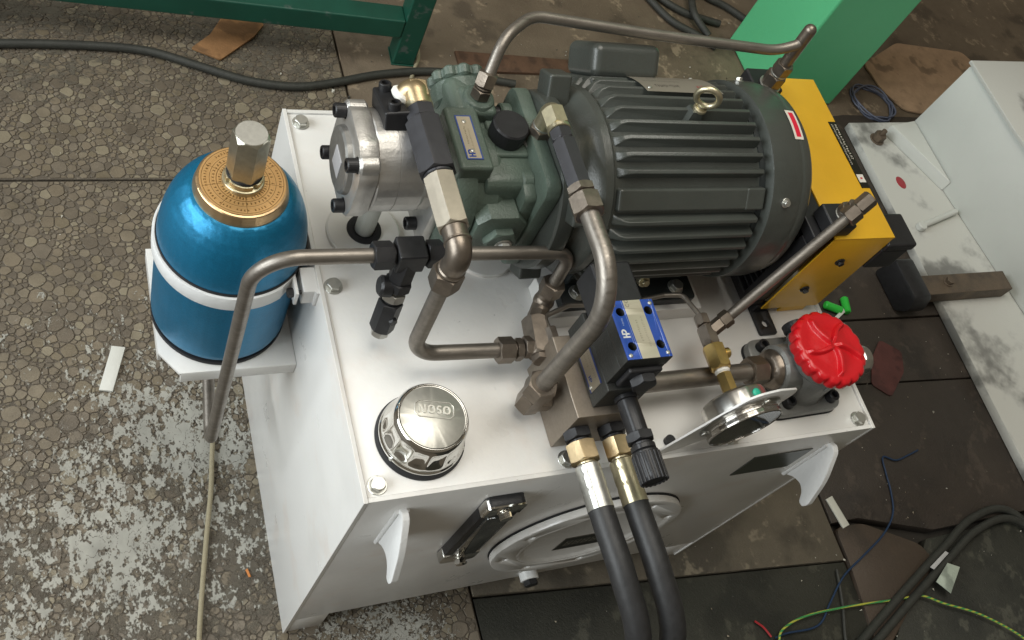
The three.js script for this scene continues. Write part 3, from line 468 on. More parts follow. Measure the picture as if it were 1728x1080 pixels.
{
  // clamp band
  const t = thing('clamp_band', 'white flat steel clamp band round the blue accumulator bottle', 'clamp', [AX, -0.028, AZ]);
  const out = [], inn = [], a0 = 1.02, a1 = 2 * Math.PI - 0.45, N = 72;
  const R0 = 0.0955, R1 = 0.0992;
  for (let k = 0; k <= N; k++) { const a = a0 + (a1 - a0) * k / N; out.push([AX + Math.cos(a) * R1, AZ + Math.sin(a) * R1]); inn.push([AX + Math.cos(a) * R0, AZ + Math.sin(a) * R0]); }
  const e0o = [-0.0285, 0.2925], e0i = [-0.0290, 0.2885];
  part('band', plateY([...out, ...inn.reverse()], -0.027, 0.0, 0.0006), M.whiteRaw, t);
  const s0 = [AX + Math.cos(a0) * R1, AZ + Math.sin(a0) * R1], s1 = [AX + Math.cos(a0) * R0, AZ + Math.sin(a0) * R0];
  part('band_end', plateY([[s0[0] - 0.001, s0[1] + 0.0002], s1, [-0.0265, 0.2765], [-0.0265, 0.3085], [-0.0305, 0.3085], [-0.0310, 0.2830]], -0.027, 0.0, 0.0006), M.whiteRaw, t);
  stack(t, [-0.0385, -0.0135, 0.298], [1, 0, 0], [['bolt_head', 'hex', 0.0115, 0.008, M.black], ['bolt_shank', 'cyl', 0.006, 0.012, M.black]]);
  const po = [], pi = []; for (let k = 0; k <= N; k++) { const a = k / N * Math.PI * 2; po.push([AX + Math.cos(a) * 0.0952, AZ + Math.sin(a) * 0.0952]); pi.push([Math.cos(a), Math.sin(a)]); }
  part('rubber_liner', lathe([[0.0942, -0.029], [0.0953, -0.029], [0.0956, -0.0275], [0.0956, 0.0025], [0.0950, 0.004], [0.0938, 0.004]], [AX, 0, AZ], [0, 1, 0], 72), M.rubberPad, t);
}

// ───────────────────────── electric motor ─────────────────────────
const HC = 0.155, ZC = 0.245;                 // shaft line
const ringPt = (x, r, deg) => [x, HC + r * Math.cos(deg * Math.PI / 180), ZC + r * Math.sin(deg * Math.PI / 180)];
{
  const t = thing('electric_motor', 'dark grey-green finned electric motor lying on the white tank lid', 'motor', [0.43, 0, ZC]);
  const L = (prof, m, name, seg = 96, cr = 0.45, par = t) => part(name, lathe(prof.map(([x, r]) => [r, x]), [0, HC, ZC], [1, 0, 0], seg, cr), m, par);
  L([[0.318, 0], [0.318, 0.1225], [0.545, 0.1225], [0.545, 0]], M.motor, 'frame');
  L([[0.250, 0], [0.250, 0.112], [0.252, 0.116], [0.268, 0.1175], [0.272, 0.1165], [0.276, 0.108], [0.284, 0.104], [0.292, 0.110], [0.298, 0.120], [0.306, 0.1255], [0.316, 0.1265], [0.320, 0.1235], [0.322, 0.116]], M.motor, 'front_end_shield');
  // fins
  const fin = (x0, x1, hgt) => {
    const prof = [[x0, 0.1150], [x0 + 0.004, 0.1225], [x0 + 0.014, 0.117 + hgt * 0.82], [x0 + 0.022, 0.1165 + hgt], [x1 - 0.003, 0.1165 + hgt], [x1, 0.1165 + hgt - 0.003], [x1, 0.1150]];
    const s = new THREE.Shape(prof.map((q) => new THREE.Vector2(q[0], q[1])));
    const g = new THREE.ExtrudeGeometry(s, { depth: 0.0022, bevelEnabled: true, bevelThickness: 0.0016, bevelSize: 0.0016, bevelOffset: -0.0012, bevelSegments: 3, curveSegments: 4 });
    g.translate(0, 0, -0.0011); { const p = g.attributes.position; for (let i = 0; i < p.count; i++) p.setZ(i, p.getZ(i) * mix(3.1, 1.15, ss(p.getY(i), 0.114, 0.1365))); g.computeVertexNormals(); } return metric(toCreasedNormals(g, 0.6));
  };
  const fg = fin(0.318, 0.541, 0.0205), o = origin.get(t);
  const angles = []; for (let a = -152; a <= 128; a += 9.25) if (!(a > 40 && a < 57)) angles.push(a);
  for (const a of angles) { const m = new THREE.Mesh(fg, M.motor); m.name = 'cooling_fin'; m.castShadow = m.receiveShadow = true; m.rotation.x = a * Math.PI / 180; m.position.set(-o[0], HC - o[1], ZC - o[2]); t.add(m); }
  // cast pad between the fins
  { const g = new RoundedBoxGeometry(0.218, 0.016, 0.030, 3, 0.004); g.translate(0.4315, 0.1235, 0); g.rotateX(48.5 * Math.PI / 180); g.translate(0, HC, ZC); part('cast_pad', g, M.motor, t); }
  { const g = new RoundedBoxGeometry(0.030, 0.012, 0.030, 3, 0.003); g.translate(0.532, 0.1265, 0); g.rotateX(48.5 * Math.PI / 180); g.translate(0, HC, ZC); part('pad_end', g, M.motor, t); }
  // fan cowl
  const cowl = L([[0.552, 0.119], [0.552, 0.1385], [0.5528, 0.1402], [0.598, 0.1405], [0.602, 0.1385], [0.606, 0.1390], [0.618, 0.1365], [0.627, 0.129], [0.631, 0.118], [0.632, 0]], M.motor, 'fan_cowl', 128, 0.5);
  L([[0.543, 0.10], [0.543, 0.124], [0.556, 0.124], [0.556, 0.10]], M.motorDark, 'cowl_spigot');
  for (const a of [50, -40, 140, -130]) { const p = ringPt(0.576, 0.1403, a), d = [0, Math.cos(a * Math.PI / 180), Math.sin(a * Math.PI / 180)]; part('cowl_screw', [cyl(p, d, 0.0068, 0.0012, 0.0004, 20), hex(V(p).addScaledVector(V(d), 0.0012).toArray(), d, 0.0085, 0.0045)], M.zinc, cowl); }
  // red sticker
  { const m = std({ map: canvasTex(128, 320, (c, w, h) => { c.fillStyle = '#d9d3c8'; c.fillRect(0, 0, w, h); c.fillStyle = '#d2203a'; c.fillRect(34, 26, w - 60, h - 52); }), roughness: 0.4 });
    const N = 10, pos = [], uv = [], idx = [], a0 = -4, a1 = 15; for (let i = 0; i <= N; i++) { const a = a0 + (a1 - a0) * i / N; for (const [x, u] of [[0.594, 0], [0.6105, 1]]) { const r = x < 0.6 ? 0.1412 : 0.1394; const q = ringPt(x, r, a); pos.push(...q); uv.push(u, 1 - i / N); } if (i < N) { const k = i * 2; idx.push(k, k + 1, k + 2, k + 1, k + 3, k + 2); } }
    const g = new THREE.BufferGeometry(); g.setAttribute('position', new THREE.Float32BufferAttribute(pos, 3)); g.setAttribute('uv', new THREE.Float32BufferAttribute(uv, 2)); g.setIndex(idx); g.computeVertexNormals(); part('red_sticker', g, m, cowl, { keepUV: true }); }
  // name plate wrapped over the fins
  { const m = std({ map: canvasTex(1024, 400, (c, w, h) => { c.fillStyle = '#a39d90'; c.fillRect(0, 0, w, h); scribble(c, 180, 290, 330, 44, 11, '#3a3833', 9); scribble(c, 90, 60, 800, 34, 30, '#6d685e', 21); scribble(c, 90, 140, 820, 30, 34, '#6d685e', 27); scribble(c, 90, 215, 500, 30, 20, '#6d685e', 31); c.fillStyle = '#b8323a'; scribble(c, 740, 280, 190, 50, 5, '#b8323a', 13); }), metalness: 0.55, roughness: 0.42 });
    const N = 10, pos = [], uv = [], idx = [], a0 = -50, a1 = -17; for (let i = 0; i <= N; i++) { const a = a0 + (a1 - a0) * i / N; for (const [x, u] of [[0.392, 0], [0.512, 1]]) { pos.push(...ringPt(x, 0.1392, a)); uv.push(u, 1 - i / N); } if (i < N) { const k = i * 2; idx.push(k, k + 1, k + 2, k + 1, k + 3, k + 2); } }
    const g = new THREE.BufferGeometry(); g.setAttribute('position', new THREE.Float32BufferAttribute(pos, 3)); g.setAttribute('uv', new THREE.Float32BufferAttribute(uv, 2)); g.setIndex(idx); g.computeVertexNormals(); const np = part('rating_plate', g, m, t, { keepUV: true });
    for (const [x, a] of [[0.400, -21], [0.504, -21], [0.400, -46], [0.504, -46]]) place('rivet', G.rivet, M.zinc, np, ringPt(x, 0.1394, a), [0, Math.cos(a * Math.PI / 180), Math.sin(a * Math.PI / 180)]); }
  // lifting eye on its boss
  { const a = -2, g = new THREE.CylinderGeometry(0.010, 0.019, 0.028, 4, 1); g.rotateY(Math.PI / 4); g.translate(0.447, 0.1285, 0); g.rotateX(a * Math.PI / 180); g.translate(0, HC, ZC); part('eye_boss', toCreasedNormals(g, 0.4), M.motor, t);
    const e = new THREE.TorusGeometry(0.0145, 0.0042, 16, 40); e.rotateY(-0.55); e.rotateX(0.1); e.translate(0.4515, HC + 0.1645, ZC - 0.004); const eye = part('lifting_eye', [e, cyl([0.4515, HC + 0.141, ZC - 0.004], [0, 1, 0], 0.0092, 0.006, 0.0015), cyl([0.4515, HC + 0.146, ZC - 0.004], [0, 1, 0], 0.006, 0.006, 0.001)], M.zincYellow, t); }
  // terminal box on the far side
  { const g = new RoundedBoxGeometry(0.104, 0.046, 0.080, 4, 0.012); g.translate(0.3925, 0, 0); g.rotateX(-0.75); g.translate(0, 0.248, 0.114); const b = part('terminal_box', g, M.motor, t); const f = new RoundedBoxGeometry(0.112, 0.012, 0.088, 3, 0.004); f.translate(0.3925, -0.027, 0); f.rotateX(-0.75); f.translate(0, 0.248, 0.114); part('terminal_box_base', f, M.motor, b); }
  // cast ear on the end shield and radial ribs
  { const g = new RoundedBoxGeometry(0.032, 0.044, 0.034, 3, 0.004); g.translate(0.277, 0.122, 0); g.rotateX(-33 * Math.PI / 180); g.translate(0, HC, ZC); part('shield_ear', g, M.motor, t); }
  for (const a of [55, 145, -125]) { const g = new RoundedBoxGeometry(0.034, 0.040, 0.034, 3, 0.004); g.translate(0.276, 0.116, 0); g.rotateX(a * Math.PI / 180); g.translate(0, HC, ZC); part('shield_ear', g, M.motor, t); }
  // feet on packing blocks
  for (const [z0, z1] of [[0.322, 0.378], [0.112, 0.168]]) {
    const f = part('foot', [plateY(rounded([[0.318, z0], [0.540, z0], [0.540, z1], [0.318, z1]], 0.008), 0.030, 0.046, 0.002), box(0.332, 0.395, 0.040, 0.085, z0 + 0.002, z0 + 0.022, 0.004), box(0.455, 0.525, 0.040, 0.085, z0 + 0.002, z0 + 0.022, 0.004)], M.motorDark, t);
    part('packing_block', box(0.300, 0.556, 0.0002, 0.0298, z0 - 0.004, z1 + 0.008, 0.001), M.white, t);
    for (const x of [0.3455, 0.510]) { place('foot_bolt', G.bolt, M.zinc, f, [x, 0.046, (z0 + z1) / 2 + 0.008], [0, 1, 0]); }
  }
  part('earth_screw', [cyl([0.446, 0.062, 0.350], [0, 0.5, 0.85], 0.009, 0.010, 0.001), hex([0.446, 0.067, 0.3585], [0, 0.5, 0.85], 0.010, 0.006)], M.zincYellow, t);
}

// ───────────────────────── vane pump ─────────────────────────
{
  const t = thing('vane_pump', 'green cast vane pump between the motor and the aluminium gear pump', 'pump', [0.2, 0.05, ZC]);
  const P = M.pump;
  part('mounting_flange', plateX(rounded([[0.158, 0.072], [0.330, 0.072], [0.330, 0.246], [0.158, 0.246]], 0.022), 0.229, 0.250, 0.003), P, t);
  part('housing', [lathe([[0, 0.150], [0.072, 0.150], [0.074, 0.153], [0.0735, 0.186], [0.070, 0.192], [0.066, 0.200], [0.064, 0.232], [0, 0.232]].map(([r, x]) => [r, x]), [0, HC, ZC], [1, 0, 0], 72, 0.5), plateX(rounded([[0.192, 0.090], [0.302, 0.090], [0.302, 0.222], [0.192, 0.222]], 0.016), 0.166, 0.232, 0.004), box(0.184, 0.231, 0.212, 0.227, 0.205, 0.262, 0.004, 3)], P, t);
  // front cover with the flat for the label and the tall control cylinder behind
  part('front_cover', [lathe([[0, 0.126], [0.066, 0.126], [0.080, 0.130], [0.0815, 0.134], [0.0815, 0.152], [0.080, 0.155], [0, 0.155]].map(([r, x]) => [r, x]), [0, HC, ZC], [1, 0, 0], 80, 0.5), box(0.1275, 0.171, 0.175, 0.2400, 0.196, 0.292, 0.005, 3)], P, t);
  // compensator body behind: a cast tower with ribbed cap
  part('compensator_body', [box(0.143, 0.205, 0.150, 0.236, 0.138, 0.205, 0.014, 4), box(0.155, 0.200, 0.200, 0.2395, 0.160, 0.206, 0.008, 3), cyl([0.176, 0.196, 0.160], [0, 0.30, -0.95], 0.038, 0.030, 0.004, 40)], P, t);
  { const list = []; for (let k = 0; k < 11; k++) { const a = k / 11 * Math.PI * 2; list.push(cyl([0, 0, 0], [0, 1, 0], 0.0085, 0.016, 0.003, 16).translate(0.0315 * Math.cos(a), 0, 0.0315 * Math.sin(a))); } part('scalloped_cap', [...list.map((g) => aim(g, [0.176, 0.2045, 0.133], [0, 0.30, -0.95])), cyl([0.176, 0.2045, 0.133], [0, 0.30, -0.95], 0.034, 0.017, 0.004, 40)], P, t); }
  part('drain_boss', lathe([[0, 0], [0.021, 0], [0.019, 0.004], [0.0165, 0.0055], [0, 0.0055]], [0.1785, 0.2380, 0.182], [0, 1, 0], 40), P, t);
  // flow screw boss on the front
  part('screw_boss', [plateZ([[0.158, 0.128], [0.176, 0.110], [0.212, 0.110], [0.226, 0.126], [0.226, 0.176], [0.210, 0.192], [0.172, 0.192], [0.158, 0.178]], 0.285, 0.331, 0.004)], P, t);
  part('locking_hex', hex([0.196, 0.150, 0.331], [0, 0, 1], 0.040, 0.010, 0.002, 0), P, t);
  stack(t, [0.199, 0.149, 0.341], [0, 0, 1], [['washer', 'cyl', 0.024, 0.002, M.steel], ['adjusting_screw', 'hex', 0.0165, 0.009, M.zinc]]);
  // recess and rib detail on the side facing the viewer
  part('rib', [plateX(rounded([[0.300, 0.110], [0.326, 0.160], [0.318, 0.214], [0.296, 0.220]], 0.006), 0.2125, 0.2295, 0.003)], P, t);
  part('cast_lug', [cyl([0.214, 0.2105, 0.289], [1, 0, 0], 0.0135, 0.016, 0.002, 24), cyl([0.214, 0.213, 0.183], [1, 0, 0], 0.0135, 0.016, 0.002, 24)], P, t);
  for (const [h, z] of [[0.2105, 0.289], [0.213, 0.183], [0.10, 0.289], [0.10, 0.183]]) place('socket_bolt', G.bigSocket, M.black, t, [0.2145, h, z], [-1, 0, 0]);
  for (const [x, h, z] of [[0.1365, 0.196, 0.300], [0.1365, 0.172, 0.312]]) place('socket_bolt', G.socket, M.black, t, [x, h, z], [-0.6, 0.3, 0.8]);
  part('round_plug', [cyl([0.2055, 0.2265, 0.232], [0, 1, 0], 0.0235, 0.024, 0.002, 40)], M.black, t);
  // label
  const lab = canvasTex(640, 220, (c, w, h) => { c.fillStyle = '#3f5596'; c.fillRect(0, 0, w, h); c.fillStyle = '#b3a893'; c.fillRect(16, 20, w - 32, h - 40); scribble(c, 220, 70, 260, 26, 11, '#6b5f4d', 3); scribble(c, 150, 120, 300, 24, 15, '#857863', 5);
    c.strokeStyle = '#27418f'; c.fillStyle = '#27418f'; c.lineWidth = 14; hpLogo(c, 44, 40, 92); });
  sheet('label_plate', std({ map: lab, metalness: 0.3, roughness: 0.45 }), t, [0.1375, 0.2402, 0.2790], [0, 0, -0.067], [0.0215, 0, 0], { thick: 0.0007 });
  for (const z of [0.266, 0.222]) place('rivet', G.rivet, M.zinc, t, [0.1475, 0.2409, z], [0, 1, 0]);
}
function hpLogo(c, x, y, s) { c.beginPath(); c.lineWidth = s * 0.22; c.moveTo(x, y); c.lineTo(x, y + s); c.moveTo(x, y + s * 0.5); c.lineTo(x + s * 0.42, y + s * 0.5); c.moveTo(x + s * 0.42, y + s); c.lineTo(x + s * 0.42, y + s * 0.1); c.lineTo(x + s * 0.62, y + s * 0.1); c.stroke(); c.beginPath(); c.ellipse(x + s * 0.66, y + s * 0.34, s * 0.3, s * 0.25, 0, -1.7, 1.9); c.stroke(); }

// ───────────────────────── gear pump ─────────────────────────
{
  const gh = 0.180, gz = 0.2325;
  const t = thing('gear_pump', 'silver aluminium gear pump with black socket bolts at the shaft end', 'pump', [0.06, 0.10, gz]);
  const A = M.alu, oct = (a, b, k) => [[gz - a, gh - b + k], [gz - a + k, gh - b], [gz + a - k, gh - b], [gz + a, gh - b + k], [gz + a, gh + b - k], [gz + a - k, gh + b], [gz - a + k, gh + b], [gz - a, gh + b - k]];
  part('end_cover', plateX(rounded(oct(0.059, 0.061, 0.028), 0.014), 0.010, 0.034, 0.003), A, t);
  part('face_disc', lathe([[0, 0.002], [0.037, 0.002], [0.0405, 0.004], [0.0425, 0.012], [0, 0.012]], [0, gh, gz], [1, 0, 0], 56), std({ map: tone(411, 0.7, 1.05, 8, 0.05, 128, [0.35, 0.345, 0.33]), metalness: 0.85, roughness: 0.5 }), t);
  part('sticker', box(0.0008, 0.0022, gh - 0.016, gh + 0.014, gz - 0.012, gz + 0.016, 0.0004, 1), std({ color: C(0.5, 0.5, 0.52), roughness: 0.5, metalness: 0.3 }), t);
  part('gear_body', lathe([[0, 0.0340], [0.0605, 0.0340], [0.0620, 0.0355], [0.0622, 0.060], [0.0614, 0.0602], [0.0614, 0.0610], [0.0622, 0.0612], [0.0622, 0.092], [0.058, 0.098], [0, 0.098]], [0, gh, gz], [1, 0, 0], 72, 0.35), A, t);
  part('nose', [cyl([0.096, HC + 0.010, ZC - 0.005], [1, 0, 0], 0.046, 0.022, 0.003, 48), plateX(rounded([[ZC - 0.026, HC - 0.070], [ZC + 0.050, HC - 0.070], [ZC + 0.056, HC + 0.060], [ZC - 0.026, HC + 0.062]], 0.014), 0.113, 0.1265, 0.002)], A, t);
  for (const [h, z] of [[gh + 0.044, gz - 0.038], [gh + 0.040, gz + 0.040], [gh - 0.040, gz + 0.038], [gh - 0.036, gz - 0.040]]) { place('socket_bolt', G.bigSocket, M.black, t, [0.0105, h, z], [-1, 0, 0]); part('bolt_boss', cyl([0.0100, h, z], [1, 0, 0], 0.0132, 0.025, 0.003, 24), A, t); }
  for (const z of [ZC + 0.020, ZC - 0.030]) place('socket_bolt', G.bigSocket, M.black, t, [0.1128, HC - 0.055, z + 0.006], [-1, 0, 0]);
  // pressure port block on top, turned towards the back
  part('port_pad', aim(new RoundedBoxGeometry(0.050, 0.016, 0.060, 3, 0.006), [0.068, 0.2270, 0.212], [-0.1, 0.93, -0.32]), A, t);
  // suction port underneath
  part('suction_port', [cyl([0.0765, gh - 0.060, 0.2165], [0, 1, 0], 0.027, 0.022, 0.004, 32), box(0.052, 0.100, gh - 0.072, gh - 0.056, 0.192, 0.242, 0.004)], M.black, t);
}
{
  const t = thing('suction_tube', 'short grey-white suction tube rising from a black grommet under the gear pump', 'pipe', [0.0765, 0.006, 0.2165]);
  part('tube', cyl([0.0765, 0.004, 0.2165], [0, 1, 0], 0.0135, 0.105, 0.001, 32), std({ color: C(0.52, 0.53, 0.49), metalness: 0.4, roughness: 0.45, bumpMap: fineBump, bumpScale: 0.0002 }), t);
}

// ───────────────────────── check valves and steel pipes ─────────────────────────
{
  const h = 0.255, x = 0.086;
  const t = thing('check_valve', 'thick black hexagonal check valve on the gear pump outlet', 'check valve', [x, 0.22, 0.25]);
  const q = new THREE.Quaternion().setFromUnitVectors(new THREE.Vector3(0, 1, 0), new THREE.Vector3(-0.1, 0.93, -0.32).normalize());
  const blk = new RoundedBoxGeometry(0.046, 0.026, 0.062, 3, 0.003); blk.applyQuaternion(q); blk.translate(0.0665, 0.2430, 0.2060); part('flange_block', blk, M.black, t);
  for (const dz of [-0.022, 0.022]) { const p = new THREE.Vector3(-0.010, 0.013, dz).applyQuaternion(q).add(new THREE.Vector3(0.0665, 0.2430, 0.2060)); place('socket_bolt', G.socket, M.black, t, p.toArray(), [-0.1, 0.93, -0.32]); }
  part('thread_tape', cyl([0.0715, 0.2525, 0.2000], [0.35, 0.9, -0.25], 0.0165, 0.010, 0.003), M.ptfe, t);
  part('elbow', [tube([[0.0735, 0.2540, 0.2000], [0.0840, 0.2660, 0.1950], [x, 0.2620, 0.2200]], 0.0155, 0.012, 24), hex([x, 0.2625, 0.1900], [0, -0.05, 1], 0.031, 0.024)], M.paleBrass, t);
  part('elbow_collar', cyl([x, 0.2610, 0.2130], [0, -0.08, 1], 0.0168, 0.010, 0.002), M.zincYellow, t);
  const e = stack(t, [x, 0.2600, 0.2215], [0.025, -0.045, 1], [['valve_neck', 'hex', 0.032, 0.018, M.oxide, { top: 0.001 }], ['valve_body', 'hex', 0.040, 0.074, M.oxide, { top: 0.002, bottom: 0.004 }], ['collar', 'cyl', 0.036, 0.004, M.oxide], ['reducer', 'hex', 0.034, 0.068, std({ map: tone(421, 0.8, 1.08, 6, 0.06, 128, [0.50, 0.45, 0.37]), metalness: 0.9, roughness: 0.42 }), { top: 0.003 }]]);
  part('cast_elbow', [tube([e, [0.0908, 0.2505, 0.4180], [0.0897, 0.2060, 0.4145]], 0.0148, 0.017, 28), cyl([0.0908, 0.2513, 0.3990], [0, 0, 1], 0.0162, 0.005, 0.0015), cyl([0.0900, 0.2220, 0.4158], [0, -1, 0], 0.0162, 0.006, 0.0015)], M.fit, t);
}
{
  const t = thing('steel_pipe', 'grey steel pipe dropping from the black check valve to the manifold tee', 'pipe', [0.15, 0.03, 0.43]);
  part('tube', tube([[0.0893, 0.2200, 0.4142], [0.0850, 0.0445, 0.4300], [0.2330, 0.0450, 0.4370]], 0.0102, 0.034, 24), M.pipe, t);
  part('nut', [hex([0.0897, 0.2130, 0.4140], [-0.025, -1, 0.09], 0.0335, 0.026), cyl([0.0891, 0.1875, 0.4162], [-0.025, -1, 0.09], 0.0135, 0.003)], M.fit, t);
  stack(t, [0.2020, 0.0449, 0.4357], [1, 0, 0.045], [['nut', 'hex', 0.031, 0.022, M.fit], ['nut_collar', 'cyl', 0.024, 0.003, M.fit], ['union', 'hex', 0.027, 0.010, M.fit]]);
}
{
  // second check valve, on the vane pump outlet
  const t = thing('check_valve', 'slim black hexagonal check valve on top of the green vane pump', 'check valve', [0.243, 0.228, 0.29]);
  const x = 0.2425, h = 0.2870;
  part('base_washer', cyl([x, 0.2275, 0.2400], [0, 1, 0], 0.0170, 0.003), M.zinc, t);
  stack(t, [x, 0.2305, 0.2400], [0, 1, 0], [['riser', 'hex', 0.026, 0.026, M.fit], ['riser_collar', 'cyl', 0.0255, 0.004, M.zinc], ['riser_top', 'cyl', 0.020, 0.010, M.fit]]);
  part('elbow', [tube([[x, 0.2560, 0.2400], [x, h + 0.001, 0.2400], [x, h, 0.2600]], 0.0125, 0.012, 24), hex([x, h, 0.2420], [0, 0, 1], 0.026, 0.026)], M.zincYellow, t);
  part('elbow_collar', cyl([x, h, 0.2675], [0, 0, 1], 0.0142, 0.006, 0.001), M.zincYellow, t);
  stack(t, [x, h, 0.2735], [0, 0, 1], [['valve_neck', 'hex', 0.0245, 0.016, M.oxide, { top: 0.003 }], ['valve_body', 'hex', 0.0265, 0.068, M.oxide, { bottom: 0.003 }]]);
}
{
  const t = thing('steel_pipe', 'stout grey steel pipe arching from the slim check valve down to the manifold side', 'pipe', [0.24, 0.02, 0.45]);
  const x = 0.2425, h = 0.2870;
  part('tube', tube([[x, h, 0.366], [x + 0.0005, h, 0.5040], [0.2335, 0.062, 0.5050]], 0.0118, 0.075, 26), M.pipe, t);
  stack(t, [x, h, 0.3555], [0, 0, 1], [['nut', 'hex', 0.030, 0.011, M.fit], ['nut_collar', 'cyl', 0.026, 0.003, M.fit], ['nut', 'hex', 0.0345, 0.025, M.fit]]);
  const n = [0.2338, 0.0830, 0.5050];
  part('nut', hex(n, [-0.01, -1, 0.0], 0.036, 0.026), M.fit, t);
  part('nut_collar', cyl([0.2336, 0.0570, 0.5050], [0, -1, 0], 0.0135, 0.005), M.fit, t);
  part('elbow', [hex([0.2335, 0.0530, 0.5050], [0, -1, 0], 0.030, 0.034), hex([0.2335, 0.0340, 0.5050], [1, 0, 0], 0.029, 0.026)], M.fit, t);
}
{
  // accumulator line with black tee
  const t = thing('accumulator_pipe', 'bent grey steel pipe from under the blue accumulator over the tank lid', 'pipe', [AX, -0.38, 0.3]);
  const h1 = 0.155, z1 = 0.3535;
  part('tube', tube([[AX, -0.205, AZ], [AX, -0.372, AZ], [-0.1105, -0.372, 0.3460], [-0.1085, h1, 0.3515], [0.052, h1, z1]], 0.0092, [0, 0.030, 0.026, 0.055, 0], 24), M.pipe, t);
  part('port_nut', [hex([AX, -0.200, AZ], [0, -1, 0], 0.046, 0.026), hex([AX, -0.228, AZ], [0, -1, 0], 0.034, 0.024)], M.fit, t);
  stack(t, [0.026, h1, z1], [1, 0, 0], [['nut', 'hex', 0.0300, 0.024, M.black], ['nut_collar', 'cyl', 0.022, 0.003, M.black]]);
  stack(t, [0.089, h1, z1 + 0.0005], [1, 0, 0], [['nut_collar', 'cyl', 0.022, 0.003, M.black], ['nut', 'hex', 0.0300, 0.020, M.black], ['nut_tail', 'cyl', 0.026, 0.006, M.black]]);
  part('tee_body', [box(0.0535, 0.0890, h1 - 0.0165, h1 + 0.0165, z1 - 0.016, z1 + 0.016, 0.0025, 2), hex([0.0712, h1, z1], [-0.11, -1, 0.26], 0.027, 0.040)], M.black, t);
}
{
  const t = thing('relief_valve', 'black hexagonal relief valve with steel end hanging below the black tee', 'relief valve', [0.06, 0.02, 0.385]);
  const d = [-0.125, -1, 0.30];
  stack(t, [0.0668, 0.1165, 0.3640], d, [['nut', 'hex', 0.0300, 0.014, M.black], ['union', 'cyl', 0.0225, 0.004, M.steel], ['union_nut', 'hex', 0.0260, 0.013, M.steel], ['neck', 'cyl', 0.022, 0.004, M.black], ['valve_body', 'hex', 0.0275, 0.046, M.black, { turn: 0.4 }], ['end_plug', 'hex', 0.0205, 0.011, M.steel]]);
  part('side_knob', [cyl([0.0600, 0.1060, 0.3680], [-0.95, 0.1, -0.1], 0.0135, 0.018, 0.003, 24)], M.black, t);
  part('side_plug', [hex([0.0612, 0.064, 0.3805], [0.25, 0.12, 1], 0.010, 0.017)], M.black, t);
}
{
  const t = thing('steel_pipe', 'short grey steel pipe from the black tee under the elbow to the manifold elbow', 'pipe', [0.23, 0.08, 0.36]);
  const h1 = 0.155;
  part('tube', tube([[0.114, h1, 0.3545], [0.2905, h1, 0.3595], [0.2850, 0.070, 0.3720]], 0.0088, 0.024, 24), M.pipe, t);
  const d = [-0.06, -1, 0.14];
  part('nut', hex([0.2866, 0.0965, 0.3680], d, 0.0285, 0.022), M.fit, t);
  part('elbow', [tube([[0.2850, 0.0760, 0.3710], [0.2836, 0.0560, 0.3735], [0.2700, 0.0500, 0.3950]], 0.0130, 0.016, 22), new THREE.SphereGeometry(0.0148, 24, 16).translate(0.2832, 0.0590, 0.3745), hex([0.2745, 0.0520, 0.3880], [-0.5, -0.1, 0.9], 0.0255, 0.014)], M.fit, t);
}

// ───────────────────────── manifold, valves, hoses ─────────────────────────
const MX = 0.2835, MX1 = 0.3465;
{
  const t = thing('manifold_block', 'brown-grey steel manifold block under the black valve stack', 'manifold', [0.30, 0, 0.50]);
  part('block', box(0.2595, 0.352, 0.0003, 0.0930, 0.446, 0.5610, 0.0012, 2), std({ map: tex(512, 0.25, (u, v) => { const n = fbm(u, v, 6, 431, 5, 0.6), l = 0.9 + 0.2 * vn(u, v, 128, 433) * 0.5; return [0.40 * mix(0.72, 1.1, n) * l, 0.345 * mix(0.72, 1.1, n) * l, 0.285 * mix(0.72, 1.1, n) * l]; }), metalness: 0.85, roughness: 0.48, bumpMap: fineBump, bumpScale: 0.00008 }), t);
  part('tee_fitting', [hex([0.2665, 0.0500, 0.3960], [-0.12, -0.02, 1], 0.0330, 0.056, 0.004, 0.003), hex([0.2600, 0.0490, 0.4370], [-1, 0, -0.03], 0.026, 0.022), hex([0.2605, 0.0495, 0.450], [-0.1, 0, 1], 0.026, 0.010)], M.fit, t);
}
